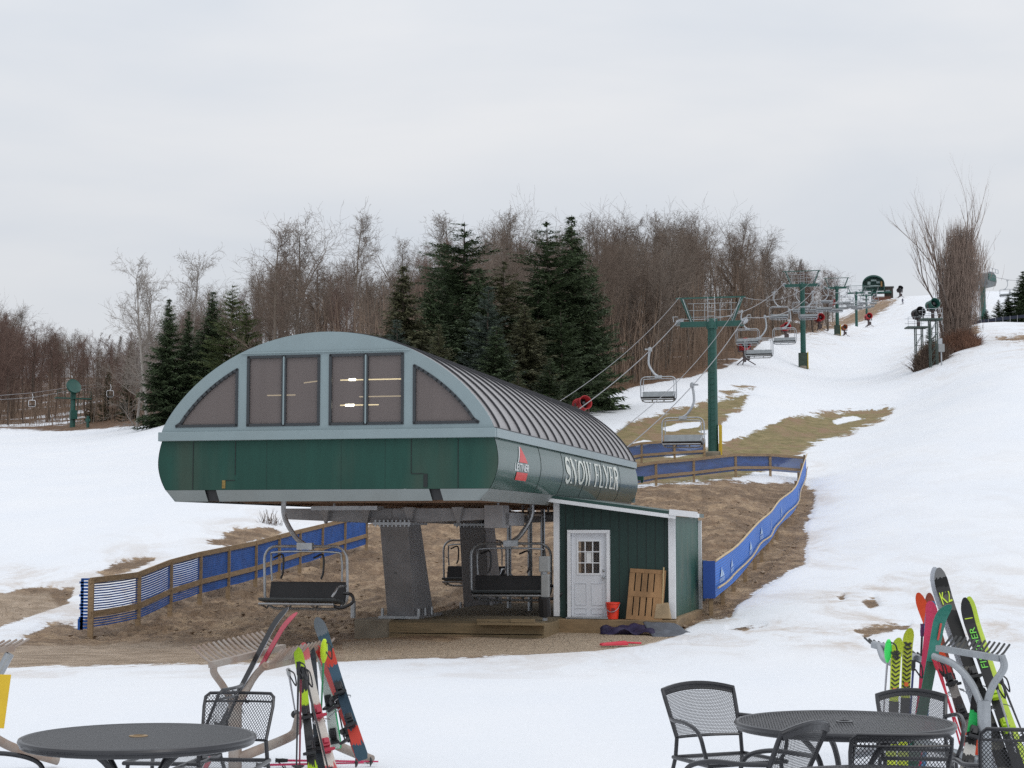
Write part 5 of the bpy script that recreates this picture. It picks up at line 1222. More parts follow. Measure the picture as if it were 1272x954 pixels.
bramble(1192, 160, 1.9, 1.4, 2.1, 1700, mat('bramble_rust', (.17,.088,.056), .9, var=.4, scale=1), 'bush', 'rusty brown twiggy bush spreading right from the foot of the tall bare tree')
bramble(1156, 156, 1.5, 1.3, 2.3, 1800, mat('bramble_brown', (.11,.075,.055), .9, var=.4, scale=1), 'bush', 'dark brown tangle of brush around the snow gun stands')
bramble(336, 69, .5, .4, .8, 60, mat('bramble_brown', (0,0,0)), 'bush', 'small bare twiggy bush on the snow under the left end of the station', rs=.5)
# undergrowth and deeper woods: nobody could count these
def brush_stuff():
    rn = random.Random(31); b = MB()
    for i in range(6500):
        px = rn.uniform(-80, 1040)
        f = yf_range(px); Y = f*(1+ rn.random()**1.5*.35); u = (px-CX)/F; X = u*Y
        tall = rn.random(); h = (rn.uniform(1,3.2) if tall < .55 else rn.uniform(4,10)) if px > 480 else rn.uniform(1,5) if tall < .75 else rn.uniform(4,9)
        if px > 960: h *= .5
        b.v += [(X, Y, h)]; b.f.append(px)
    V = np.array(b.v); Z = zfield(V[:,0], V[:,1]); mb = MB()
    for (X, Y, h), z in zip(b.v, Z):
        lx, ly = rn.gauss(0,.10)*h, rn.gauss(0,.10)*h; r_ = .014+.0032*h
        p = Vector((X,Y,z-.2)); e = Vector((X+lx,Y+ly,z+h)); m_ = p.lerp(e,.5)+Vector((rn.gauss(0,.05)*h,0,0))
        mb.tube([p,m_,e],[r_,r_*.7,.008],3,cap=False)
        for _ in range(2):
            t_ = rn.uniform(.35,.85); q = p.lerp(e,t_); mb.tube([q,q+Vector((rn.gauss(0,.22)*h*.5,rn.gauss(0,.2)*h*.5,h*.22))],[.013,.007],3,cap=False)
    o = mb.build('undergrowth', mat('undergrowth_twigs', (.15,.105,.075), .9, col2=(.25,.175,.125), scale=.5)); tagit(o, 'tangle of brown saplings and brush along the foot of the leafless wood', 'undergrowth', kind='stuff')
brush_stuff()
def deep_wood():
    rn = random.Random(91); dt = [(np.array(t_.v), t_.f, np.array(c_.v), c_.f) for t_, c_ in [twig_tree(800+i, 'wood', i%2 == 0, 1.05, 0) for i in range(5)]]; VV, FF = [], []; off = 0
    for i in range(120):
        px = rn.uniform(-80,1030); f = yf_range(px); Y = f*rn.uniform(1.3,1.75) if px < 930 else f*rn.uniform(1.1,1.3); X = (px-CX)/F*Y; g = ground(X,Y); H = min(max(4, W(px, skyl(px)+rn.uniform(2,30), Y).z-g), 26)
        a = rn.uniform(0,6.28); t_ = dt[rn.randrange(5)]
        for v_, f_ in ((t_[0], t_[1]), (t_[2], t_[3])):
            c_, s_ = math.cos(a), math.sin(a); q = np.c_[(v_[:,0]*c_-v_[:,1]*s_)*H+X, (v_[:,0]*s_+v_[:,1]*c_)*H+Y, v_[:,2]*H+g-.3]
            VV.append(q); 
            for fa in f_:
                if len(fa) == 4: FF.append([off+j for j in fa])
            off += len(v_)
    me = bpy.data.meshes.new('deep_woods'); me.from_pydata(np.concatenate(VV).tolist(), [], FF); me.materials.append(mat('deep_wood_bark', (.16,.125,.10), .9, var=.3, scale=.3)); me.update()
    o = bpy.data.objects.new('deep_woods', me); COL.objects.link(o); tagit(o, 'deeper leafless woods filling in behind the front rows of trees', 'woods', kind='stuff')
deep_wood()

def clods():
    rn = random.Random(12); V, Fs = [], []
    P_ = [rn.uniform(-30, 1010) for _ in range(5200)]; Y_ = [33+55*rn.random()**1.6 for _ in P_]
    X_ = [(p-CX)/F*y for p, y in zip(P_, Y_)]; Z_ = zfield(X_, Y_); px, py = world_to_px(np.array(X_), np.array(Y_), Z_)
    ok = np.full(len(px), -1e9)
    for q in DIRT[:2]: ok = np.maximum(ok, poly_sd(px, py, q))
    for X, Y, Z, o in zip(X_, Y_, Z_, ok):
        if o < 3 or Y < 39.5 or rn.random() < .4: continue
        s = .015+.07*rn.random()**4; b = len(V)
        for d_ in ((1,0,0),(-1,0,0),(0,1,0),(0,-1,0),(0,0,.8),(0,0,-.8)):
            V.append((X+d_[0]*s*rn.uniform(.6,1.5), Y+d_[1]*s*rn.uniform(.6,1.5), Z+.05+d_[2]*s*rn.uniform(.5,1.2)))
        for f_ in ((0,2,4),(2,1,4),(1,3,4),(3,0,4),(2,0,5),(1,2,5),(3,1,5),(0,3,5)): Fs.append([b+i for i in f_])
    me = bpy.data.meshes.new('soil_clods'); me.from_pydata(V, [], Fs); me.materials.append(mat('clod_soil', (.16,.11,.072), .9, col2=(.36,.27,.19), scale=.8))
    o = bpy.data.objects.new('soil_clods', me); COL.objects.link(o); tagit(o, 'loose clods and pebbles scattered over the dug brown soil', 'clods', kind='stuff')
clods()
# ------------------------------------------------------------------ patio tables and chairs
IRON = mat('black_wrought_iron', (.022,.022,.026), .38, var=.15, scale=12, coat=.2)
def hole_mat(name, kind, sc, thr, col=(.028,.028,.032)):
    if name in MATS: return MATS[name]
    m = mat(name, col, .45); t = m.node_tree; b = t.nodes['Principled BSDF']; o = t.nodes['Material Output']
    tc = nn(t,'ShaderNodeTexCoord'); sp = nn(t,'ShaderNodeSeparateXYZ'); t.links.new(tc.outputs['UV'], sp.inputs[0])
    def mt(op, a, b_=None):
        x = nn(t,'ShaderNodeMath',operation=op)
        for i, q in enumerate((a,b_)):
            if q is None: continue
            if isinstance(q,(int,float)): x.inputs[i].default_value = q
            else: t.links.new(q, x.inputs[i])
        return x.outputs[0]
    u = mt('MULTIPLY', sp.outputs[0], sc); v = mt('MULTIPLY', sp.outputs[1], sc)
    if kind == 'diamond':     # expanded metal diamonds
        a = mt('PINGPONG', mt('ADD', u, mt('MULTIPLY', v, .62)), .5); c = mt('PINGPONG', mt('SUBTRACT', u, mt('MULTIPLY', v, .62)), .5)
        hole = mt('MULTIPLY', mt('GREATER_THAN', a, thr), mt('GREATER_THAN', c, thr))
    else:                      # punched round holes, staggered
        row = mt('FLOOR', v); uo = mt('ADD', u, mt('MULTIPLY', mt('MODULO', row, 2), .5))
        fu = mt('SUBTRACT', mt('FRACT', uo), .5); fv = mt('SUBTRACT', mt('FRACT', v), .5)
        d_ = mt('SQRT', mt('ADD', mt('MULTIPLY', fu, fu), mt('MULTIPLY', fv, fv))); hole = mt('LESS_THAN', d_, thr)
    tr = nn(t,'ShaderNodeBsdfTransparent'); x = nn(t,'ShaderNodeMixShader'); t.links.new(hole, x.inputs[0]); t.links.new(b.outputs[0], x.inputs[1]); t.links.new(tr.outputs[0], x.inputs[2]); t.links.new(x.outputs[0], o.inputs[0])
    MATS[name] = m; return m
def uv_grid(name, fn, nu, nv, m, parent, su, sv):
    b = MB(); b.add([fn(i/nu, j/nv) for j in range(nv+1) for i in range(nu+1)], [(j*(nu+1)+i, j*(nu+1)+i+1, (j+1)*(nu+1)+i+1, (j+1)*(nu+1)+i) for j in range(nv) for i in range(nu)])
    o = b.build(name, m, parent, smooth=True); l = o.data.uv_layers.new(name='UVMap')
    for p in o.data.polygons:
        for li in p.loop_indices:
            k = o.data.loops[li].vertex_index; l.data[li].uv = ((k % (nu+1))/nu*su, (k//(nu+1))/nv*sv)
    return o
def table(px, py, Y, label, style, rot=0, zt=None):
    p = W(px, py, Y); r = empty('patio_table', (p.x, Y, 0), rot, label, 'table'); z = p.z; Rr = .61
    b = MB(); b.tube([(Rr*math.cos(2*math.pi*i/72), Rr*math.sin(2*math.pi*i/72), z-.012) for i in range(72)], .016, 8, close=True)
    b.lathe((0,0,z), [(Rr-.005,-.045),(Rr+.004,-.04),(Rr+.004,-.012)], 72); b.build('rim', IRON, r, smooth=True)
    if style == 'mesh':
        m = hole_mat('perforated_top', 'round', 55, .36)
    else: m = hole_mat('fine_perforated_top', 'round', 120, .22, (.03,.03,.033))
    b = MB(); n_ = 72; vs = [(0,0,z)]+[(Rr*math.cos(2*math.pi*i/n_)*q, Rr*math.sin(2*math.pi*i/n_)*q, z) for q in (.08,.5,.99) for i in range(n_)]
    fs = []
    for q in range(2):
        for i in range(n_): j = (i+1) % n_; fs.append((1+q*n_+i,1+q*n_+j,1+(q+1)*n_+j,1+(q+1)*n_+i))
    b.add(vs, fs); o = b.build('tabletop', m, r); l = o.data.uv_layers.new(name='UVMap')
    for pl_ in o.data.polygons:
        for li in pl_.loop_indices: co = o.data.vertices[o.data.loops[li].vertex_index].co; l.data[li].uv = (co.x, co.y)
    b = MB(); b.lathe((0,0,z),[(.05,-.01),(.05,.004),(.03,.006),(.028,-.01)],20); b.build('umbrella_ring', IRON if style == 'mesh' else mat('tan_plug', (.3,.2,.1), .6), r)
    for k in range(4):
        a = math.pi/4+k*math.pi/2; b = MB(); c, s_ = math.cos(a), math.sin(a)
        b.tube(bez([(c*.36,s_*.36,z-.03),(c*.22,s_*.22,z-.13),(c*.14,s_*.14,z-.26),(c*.15,s_*.15,.28),(c*.38,s_*.38,.0)],6), .017, 8); b.build('leg', IRON, r, smooth=True)
    b = MB(); b.tube([(.17*math.cos(i*math.pi/10), .17*math.sin(i*math.pi/10), z-.34) for i in range(20)], .010, 6, close=True); b.build('brace_ring', IRON, r)
    return r
table(172, 914.5, 9.37, 'round black perforated patio table at lower left with small tan plug in its middle', 'fine', .2)
table(1049, 896.5, 10.0, 'round black mesh patio table at lower right in front of the ski rack', 'mesh', .35)
table(1112, 974, 7.75, 'nearest round black patio table, only its far rim showing at the bottom right edge', 'mesh', .6)
def chairmat(kind): return hole_mat('chair_diamond_mesh', 'diamond', 50, .13) if kind == 'wire' else hole_mat('chair_punched_sheet', 'round', 88, .36)
def patio_chair(px, Y, yaw, kind, label, zt=.85, wd=.50, arms=True):
    p = W(px, 900, Y); r = empty('patio_chair', (p.x, Y, 0), yaw, label, 'chair'); h = wd/2; zs = .43; arc_ = .035 if kind == 'sheet' else 0
    # local: chair faces -Y (towards the viewer) at yaw 0; back stands at y=+.22
    def bk(u, v): x = (u-.5)*(wd*(.90+.10*v)-.02); z = zs+.12+(zt-zs-.12)*v + arc_*(1-(2*u-1)**2)*v; return Vector((x, .20+.13*v+.04*(1-(2*u-1)**2), z))
    m = chairmat(kind); uv_grid('backrest', bk, 12, 8, m, r, wd, zt-zs)
    b = MB(); rr = .014 if kind == 'sheet' else .0105
    loop = [bk(0, v/6) for v in range(7)]+[bk(u/10, 1) for u in range(1,11)]+[bk(1, v/6) for v in range(5,-1,-1)]
    if kind == 'wire':
        loop = [bk(0, v/8)for v in range(7)]+[bk(.015,.93)+Vector((0,0,.01)), bk(.07,1)+Vector((0,0,.012))]+[bk(.07+.86*u/6,1)+Vector((0,0,.012-.0*u)) for u in range(1,7)]+[bk(.985,.93)+Vector((0,0,.01))]+[bk(1, v/8) for v in range(6,-1,-1)]
        b.tube([bk(u/8,.86) for u in range(9)], .007, 6)
    b.tube(loop, rr, 8); b.tube([bk(u/8, 0) for u in range(9)], .009, 6)
    if kind == 'sheet':
        for q in range(10): b.beam(bk(q/10,1)+Vector((0,0,-.012)), bk((q+1)/10,1)+Vector((0,0,-.012)), .018, .05)
    b.build('back_frame', IRON, r, smooth=True)
    def st(u, v): return Vector(((u-.5)*wd*(1.02-.06*v), .20-.46*(1-v)+.0, zs-.015*math.sin(math.pi*u)*math.sin(math.pi*v)))
    uv_grid('seat', st, 8, 8, m, r, wd, .46)
    b = MB(); b.tube([st(u/8,0) for u in range(9)]+[st(1,v/6) for v in range(1,7)]+[st(1-u/8,1) for u in range(1,9)]+[st(0,1-v/6) for v in range(1,6)], .013, 8, close=True); b.build('seat_frame', IRON, r, smooth=True)
    for s in (-1,1):
        b = MB(); b.tube([(s*h*.92,-.24,zs),(s*h*1.0,-.26,.2),(s*h*1.02,-.27,0)], .013, 8); b.build('leg', IRON, r)
        b = MB(); b.tube([bk(.0 if s < 0 else 1,0), (s*h*.9,.2,zs),(s*h*.98,.27,.2),(s*h*1.0,.32,0)], .013, 8); b.build('leg', IRON, r)
        if arms:
            b = MB(); b.tube(bez([bk(0 if s < 0 else 1,.42)+Vector((0,0,.0)),(s*(h+.03),.12,zs+.235),(s*(h+.045),-.06,zs+.235),(s*(h+.04),-.20,zs+.19),(s*(h+.02),-.235,zs+.08),(s*h*.95,-.22,zs)],6), .013, 8); b.build('armrest', IRON, r, smooth=True)
    return r
patio_chair(901, 10.85, R(24), 'sheet', 'black armchair with arched punched back standing left of the right table', zt=.83, wd=.535)
patio_chair(931, 9.1, R(230), 'sheet', 'black patio chair seen from behind in front of the right table', zt=.83, wd=.48)
patio_chair(1138, 11.1, R(-8), 'sheet', 'black patio chair behind the right table, skis showing behind its back', zt=.76, wd=.46)
patio_chair(1102, 8.75, R(180), 'wire', 'diamond mesh chair tucked in at the near side of the right table', zt=.845, wd=.52, arms=False)
patio_chair(1262, 8.9, R(175), 'wire', 'diamond mesh chair cut off by the right edge of the picture', zt=.855, wd=.50)
#patio_chair(1200, 10.3, R(200), 'wire', 'low dark mesh chair beside the right side of the right table', zt=.66, wd=.42, arms=False)
patio_chair(280, 10.6, R(-6), 'wire', 'diamond mesh chair facing the far side of the left table', zt=.81, wd=.47, arms=False)
patio_chair(222, 10.85, R(-98), 'wire', 'side turned mesh chair behind the left table, its seat showing under the tabletop', zt=.86, wd=.48, arms=False)
patio_chair(-26, 8.9, R(80), 'wire', 'black wire chair mostly cut off by the left picture edge', zt=.66, wd=.50)
# ------------------------------------------------------------------ ski racks
RUST = mat('rusty_steel', (.36,.34,.31), .6, metal=.1, col2=(.25,.15,.10), scale=3, detail=8)
GALV = mat('grey_galvanised', (.36,.38,.40), .45, metal=.55, var=.15, scale=7)
def sp(px, py, Y): return W(px, py, Y)
def ski_rack(post, forks, rails, feet, m, mt, label, tooth, nt):
    o = post[0]; r = empty('ski_rack', (o.x, o.y, ground(o.x,o.y)), 0, label, 'ski rack'); O = Vector((o.x,o.y,ground(o.x,o.y)))
    b = MB(); b.tube([post[0]-O, post[1]-O], .05, 12); b.build('post', m, r, smooth=True)
    for f in forks: b = MB(); b.tube([q-O for q in bez(f,6)], .027, 10); b.build('fork_arm', m, r, smooth=True)
    for (a, c), tv in zip(rails, tooth):
        b = MB(); b.beam(a-O, c-O, .05, .045); b.build('rail', m, r)
        b = MB()
        for k in range(nt):
            q = a.lerp(c, (k+.5)/nt)-O; b.tube([q, q+tv*.5, q+tv+Vector((0,0,.02))], .0085, 6)
        b.build('pegs', mt, r)
    for f in feet: b = MB(); b.tube([q-O for q in bez(f,6)], .038, 10); b.build('foot', m, r, smooth=True)
YK = 13.0
a0, c0 = sp(262,826,12.7), sp(352,804,13.5); a1, c1 = sp(327,829,13.0), sp(398,813,13.9)
ski_rack([sp(292,975,13.0), sp(292,868,13.0)], [[sp(288,872,13.0), sp(277,852,12.9), sp(266,836,12.75), sp(266,826,12.72)], [sp(296,874,13.0), sp(305,858,13.1), sp(318,838,13.1), sp(330,826,13.0)]],
  [(a0,c0),(a1,c1)], [[sp(300,940,13.0), sp(320,932,13.0), sp(352,919,13.4), sp(366,910,13.7), sp(372,890,13.8)], [sp(392,908,14.4), sp(415,924,14.2), sp(462,944,14.0)]], RUST, RUST,
  'rusty Y shaped ski rack with comb pegs behind the left table', [Vector((-.17,.10,.10)), Vector((.12,.05,.11))], 15)
a0, c0 = sp(1165,818,13.2), sp(1245,820,12.7); a1, c1 = sp(1085,801,14.2), sp(1165,824,13.4)
ski_rack([sp(1224,975,12.8), sp(1222,870,12.8)], [[sp(1219,876,12.8), sp(1206,848,12.9), sp(1186,826,13.0), sp(1160,815,13.2)], [sp(1225,876,12.8), sp(1233,852,12.75), sp(1247,830,12.7), sp(1244,814,12.7)], [sp(1138,818,13.6), sp(1115,808,13.9), sp(1085,800,14.2)], [sp(1092,803,14.1), sp(1098,818,13.9), sp(1112,826,13.8)]],
  [(sp(1165,805,13.2), sp(1243,818,12.7)), (a1, c1)], [[sp(1215,945,12.8), sp(1180,935,12.9), sp(1150,925,13.2), sp(1120,920,13.8)], [sp(1060,937,13.8), sp(1090,930,13.9), sp(1120,918,14.2)]], GALV, mat('dark_pegs', (.06,.06,.06), .5, metal=.4),
  'grey galvanised ski rack full of skis at the right edge', [Vector((.12,.12,.07)), Vector((-.05,.2,.03))], 13)
r = empty('ski_rack', (sp(-12,950,13.2).x, 13.2, 0), 0, 'rusty comb ski rack cut off at the left picture edge above the yellow board', 'ski rack'); O = r.location.copy()
b = MB(); a, c = sp(-60,812,13.2), sp(18,806,13.2); b.beam(a-O, c-O, .04, .04); b.build('rail', RUST, r); b = MB()
for k in range(10): q = a.lerp(c,(k+.5)/10)-O; b.tube([q, q+Vector((.10,.12,.07))], .009, 6)
b.build('pegs', RUST, r); b = MB(); b.tube([sp(-10,960,13.2)-O, sp(-8,850,13.2)-O, sp(12,812,13.2)-O], .035, 10); b.build('post', GALV, r, smooth=True)
b = MB(); b.tube([q-O for q in bez([sp(-10,915,13.2), sp(20,930,13.4), sp(72,945,13.6)],5)], .035, 10); b.build('foot', RUST, r, smooth=True)
yb = empty('yellow_board', sp(2,870,12.6), 0, 'bright yellow board standing at the left picture edge', 'board'); b = MB(); O = yb.location
b.hexa([sp(-30,903,12.6)-O, sp(5,905,12.6)-O, sp(5,905,12.63)-O, sp(-30,903,12.63)-O, sp(-30,837,12.6)-O, sp(14,838,12.6)-O, sp(14,838,12.63)-O, sp(-30,837,12.63)-O]); b.build('panel', mat('yellow_board_paint', (.68,.45,.02), .55, var=.08), yb, bevel=.004)
b = MB(); b.box((-.12,.03,-.5),(.04,.04,.9)); b.build('stake', GALV, yb)
# ------------------------------------------------------------------ skis and poles
def banded(name, cols, seed=0, base=None, sc=1.0):
    """hard-edged colour blocks along the ski (graphic print)"""
    m = mat(name, cols[0], .5, spec=.3); t = m.node_tree; b = t.nodes['Principled BSDF']
    tc = nn(t,'ShaderNodeTexCoord'); s_ = nn(t,'ShaderNodeSeparateXYZ'); t.links.new(tc.outputs['Generated'], s_.inputs[0])
    nz = nn(t,'ShaderNodeTexNoise'); nz.inputs['Scale'].default_value = 7; nz.inputs['Detail'].default_value = 3; t.links.new(tc.outputs['Generated'], nz.inputs['Vector'])
    ad = nn(t,'ShaderNodeMath', operation='MULTIPLY_ADD'); t.links.new(nz.outputs[0], ad.inputs[0]); ad.inputs[1].default_value = .10*sc; t.links.new(s_.outputs[2], ad.inputs[2])
    c = nn(t,'ShaderNodeValToRGB'); c.color_ramp.interpolation = 'CONSTANT'; t.links.new(ad.outputs[0], c.inputs[0])
    rn = random.Random(seed); N = len(cols)
    cols = cols[:32]; N = len(cols)
    while len(c.color_ramp.elements) < N: c.color_ramp.elements.new(.5)
    for i, e in enumerate(c.color_ramp.elements): e.position = i/N+.05*sc; e.color = (*cols[i],1)
    t.links.new(c.outputs[0], b.inputs['Base Color']); return m
def ski(top, bot, face, wd, m, label, base=None, binding=True, flip=1, bmat=None, name='ski', tipcurl=.09):
    """top, bot: world points; face: direction the top sheet looks"""
    d_ = top-bot; L_ = d_.length; zx = d_.normalized(); y = Vector(face); y = (y-zx*y.dot(zx)).normalized(); x = y.cross(zx).normalized()
    M = Matrix((x,y,zx)).transposed().to_4x4(); M.translation = bot; r = empty(name, bot, 0, label, 'ski'); r.rotation_mode = 'QUATERNION'; r.rotation_quaternion = M.to_quaternion()
    N = 30; mb = [MB(), MB()]
    V = []
    for i in range(N+1):
        f = (i/N) if i < 22 else 22/N+(1-22/N)*math.sin(math.pi/2*(i-22)/(N-22)); z = L_*f; wv_ = wd/2*(1-.24*math.sin(math.pi*min(1,f*1.0))**1.3*.9)
        if f > .93: wv_ *= math.sqrt(max(.03, 1-((f-.93)/.071)**2))
        if f < .03: wv_ *= .72+.28*f/.03
        c = -tipcurl*max(0,(f-.86)/.14)**2 - .02*math.sin(math.pi*f); c = -c*flip if False else tipcurl*max(0,(f-.86)/.14)**2*1.0
        V.append((wv_, c, z, .006 if f > .8 or f < .1 else .011))
    def plate(y0f, y1f, name_, m_):
        b = MB(); vs = []
        for wv_, c, z, th_ in V:
            a, e = c+y0f*th_, c+y1f*th_; vs += [(-wv_,a,z),(wv_,a,z),(wv_,e,z),(-wv_,e,z)]
        fs = [(4*i+k,4*i+(k+1)%4,4*i+4+(k+1)%4,4*i+4+k) for i in range(N) for k in range(4)]+[(3,2,1,0),(4*N,4*N+1,4*N+2,4*N+3)]
        b.add(vs, fs); return b.build(name_, m_, r, smooth=False)
    plate(0, .62, 'topsheet', m); plate(-.35, -.02, 'base', base or mat('ski_base_black', (.02,.02,.022), .35))
    if binding:
        bm = bmat or mat('binding_black', (.018,.018,.02), .4)
        for z, ln, nm in ((L_*.50,.13,'toe_binding'),(L_*.50-.27,.15,'heel_binding')):
            b = MB(); b.box((0,.022,z),(.05,.028,ln*.8)); b.box((0,.042,z+.02),(.055,.03,ln*.4)); b.box((0,.06,z+(.0 if nm[0]=='t' else .03)),(.035,.03,.04))
            b.hexa([(-.035,.03,z-.05),(.035,.03,z-.05),(.02,.03,z-.02),(-.02,.03,z-.02),(-.05,.09,z-.06),(.05,.09,z-.06),(.05,.10,z-.04),(-.05,.10,z-.04)])
            b.build(nm, bm, r, bevel=.004)
        b = MB()
        for s in (-1,1): b.tube(bez([(s*.04,.02,L_*.44),(s*.065,.06,L_*.42),(s*.06,.10,L_*.40)],3),.004,5)
        b.build('brake', STEEL, r)
    return r, L_
def skitext(r, txt, z0, z1, wd, m, off=.0125):
    uv, fc = text_mesh(txt); b = MB()
    b.add([(-(v-.5)*wd, off, z0+(z1-z0)*u) for u, v in uv], fc); return b.build('lettering', m, r)
def pole(top, bot, m, label, grip=BLACK, guard=None, name='ski_pole'):
    O = bot; r = empty(name, O, 0, label, 'ski pole'); d_ = top-bot; n_ = d_.normalized()
    b = MB(); b.tube([Vector((0,0,0)), d_*.9], [.006,.009], 8); b.build('shaft', m, r)
    b = MB(); b.tube([d_*.88, d_*.93, d_*.97, d_], [.013,.017,.015,.019], 8); b.build('grip', grip, r, smooth=True)
    b = MB(); b.lathe(n_*.06, [(.012,-.015),(.038,0),(.036,.006),(.01,.01)], 12, axis=n_); b.build('basket', BLACK, r)
    b = MB(); b.tube(bez([d_, d_+Vector((.05,-.02,-.03)), d_*.95+Vector((.06,-.02,-.10)), d_*.93+Vector((.01,-.01,-.02))],4), .006, 4); b.build('strap', BLACK, r)
    if guard:
        b = MB(); b.lathe(d_*.9, [(.010,-.10),(.024,-.06),(.030,.0),(.024,.06),(.012,.09)], 12, axis=n_); b.build('hand_guard', guard, r, smooth=True)
    return r
CF = Vector((0,-1,.1))
K = lambda *c: c
# left rack
G_ = mat
ski(sp(352,752,13.1), sp(262,906,13.1)+Vector((-.12,0,-.35)), (.75,.5,.3), .062, G_('grey_ski_sheet', (.30,.31,.34), .35, var=.25, scale=9), 'slender grey ski slanting up through the rusty rack', binding=True, tipcurl=.05)
ski(sp(363,758,13.2), sp(275,906,13.25)+Vector((-.14,0,-.33)), (-.6,-.5,.3), .062, G_('coral_ski_sheet', (.50,.06,.09), .35, var=.15, scale=5), 'coral pink tipped ski crossing behind the slender grey one', binding=True, tipcurl=-.05)
ski(sp(396,771,13.8), sp(451,944,13.4), CF, .098, banded('teal_red_print', [K(.035,.075,.105),K(.55,.06,.04),K(.04,.09,.13),K(.03,.06,.09),K(.03,.05,.07),K(.05,.10,.15),K(.55,.06,.04),K(.04,.08,.11),K(.14,.16,.18)], 1), 'dark teal blue ski with red print and rounded grey tip, rightmost at the left rack')
ski(sp(394,800,13.75), sp(447,944,13.5), (-.8,-.6,.1), .08, G_('red_edge_ski', (.6,.04,.03), .35), 'red sided ski pressed behind the teal blue ski', tipcurl=.02)
ski(sp(385,802,13.7), sp(400,968,13.3), CF, .085, G_('charcoal_ski', (.045,.055,.065), .4, var=.35, scale=10), 'charcoal ski in the middle of the left ski bundle')
ski(sp(375,803,13.55), sp(415,970,13.2), CF+Vector((.3,0,0)), .09, banded('white_pink_print', [K(.55,.12,.12),K(.62,.58,.52),K(.60,.56,.50),K(.62,.58,.52),K(.45,.2,.18),K(.62,.58,.52),K(.60,.57,.52),K(.66,.60,.55),K(.65,.16,.16)], 3), 'scuffed cream white ski with pink ends in the left bundle', bmat=G_('binding_red', (.42,.02,.05), .4))
r_, L_ = ski(sp(371,807,13.4), sp(390,968,13.1), CF, .078, banded('black_lime_print', [K(.4,.6,.02),K(.03,.03,.03),K(.03,.03,.035),K(.05,.05,.05),K(.03,.03,.03),K(.42,.62,.03),K(.03,.03,.03),K(.42,.62,.03),K(.38,.58,.03)], 5, sc=1.6), 'black ski with ragged lime yellow flashes, leftmost upright in the left bundle')
ski(sp(400,812,13.8), sp(417,930,13.8), CF, .085, G_('white_green_ski', (.60,.68,.63), .35, var=.08, scale=3), 'white ski with green edge between the cream and teal skis', base=G_('green_ski_base', (.02,.42,.14), .35), tipcurl=.03)
ski(sp(404,815,13.85), sp(420,930,13.85), (.5,-.7,0), .07, G_('mint_green_ski', (.03,.40,.16), .35, var=.1), 'green ski tucked behind the white one', tipcurl=.02, binding=False)
pole(sp(371,822,13.1), sp(368,962,13.0), G_('black_pole', (.02,.02,.022), .35), 'black ski pole standing at the left side of the left bundle')
pole(sp(374,828,13.15), sp(372,962,13.05), G_('dark_red_pole', (.2,.02,.04), .35), 'dark red ski pole just right of the black one')
pole(sp(377,830,13.1), sp(410,965,12.9), G_('black_pole', (0,0,0)), 'black ski pole slanting across the cream white ski')
pole(sp(358,832,13.3), sp(368,892,13.9), G_('grey_pole', (.4,.4,.42), .4, metal=.5), 'short pole with pale grey grip left of the ski bundle', grip=G_('pale_grip', (.45,.46,.47), .5))
pole(sp(403,797,13.5), sp(398,905,13.7), G_('green_pole', (.05,.3,.12), .4), 'ski pole with big yellow green hand guard on the left rack', guard=G_('lime_guard', (.55,.75,.02), .4))
pole(sp(408,822,13.75), sp(428,918,13.9), G_('black_pole', (0,0,0)), 'thin dark pole with round basket between the white and teal skis')
pole(sp(318,950.5,13.45), sp(452,947.5,13.6), G_('pink_pole', (.60,.03,.12), .35), 'bright pink ski pole lying flat on the snow by the left rack')
pole(sp(342,944.5,13.7), sp(470,946,13.8), G_('pink_pole', (0,0,0)), 'second pink pole lying behind the first on the snow')
# right rack
MT = G_
r_, L_ = ski(sp(1164,712,14.0), sp(1256,975,13.1), CF, .115, banded('black_grey_stripes', [K(.01,.01,.01),K(.10,.095,.08),K(.01,.01,.01)]*6+[K(.01,.01,.01),K(.01,.01,.01),K(.01,.01,.01),K(.10,.095,.08),K(.10,.095,.08),K(.03,.03,.03),K(.01,.01,.01),K(.17,.17,.17)], 7, sc=.3), 'tallest black and grey striped wide ski with small lime mark, leaning at the right rack')
b = MB(); zc = L_*.88; uv, fc = text_mesh('K2'); b.add([(-(u-.5)*.085, .0135, zc+(v-.5)*.12+(u-.5)*.02) for u, v in uv], fc); b.build('maker_mark', MT('lime_print', (.55,.75,.03), .5), r_)
ski(sp(1158,711,14.08), sp(1244,970,13.3), CF, .105, MT('pale_silver_ski', (.55,.58,.63), .4, var=.1), 'pale silver tipped ski hiding behind the tall striped one', tipcurl=.10, binding=False)
r_, L_ = ski(sp(1196,749,13.8), sp(1276,985,13.0), CF, .095, banded('black_lime_tip', [K(.45,.62,.03),K(.02,.02,.022),K(.02,.02,.022),K(.02,.022,.022),K(.02,.02,.022),K(.02,.02,.022),K(.02,.02,.022),K(.02,.02,.022),K(.02,.02,.022),K(.02,.02,.022),K(.02,.02,.022),K(.02,.02,.022)], 9, sc=.2), 'black ski with lime tip and green lettering, rightmost at the right rack', bmat=MT('lime_binding', (.42,.62,.02), .4))
skitext(r_, 'FISCHER', L_*.64, L_*.86, -.05, MT('green_print', (.16,.62,.06), .5)); b = MB(); b.box((0,.014,L_*.915),(.062,.006,.028)); b.build('tip_mark', MT('lime_print', (0,0,0)), r_)
ski(sp(1201,748,13.86), sp(1284,985,13.1), CF, .095, MT('lime_ski', (.50,.66,.05), .35), 'lime edged twin of the black lettered ski, just behind it', tipcurl=.10, binding=False)
r_, L_ = ski(sp(1171,748,13.3), sp(1131,960,13.4), CF+Vector((.35,0,0)), .112, MT('teal_ski', (.035,.22,.17), .35, var=.06), 'wide teal ski with red slot mark crossing in front of the others', base=MT('crimson_base', (.45,.02,.07), .35), binding=False, tipcurl=.10)
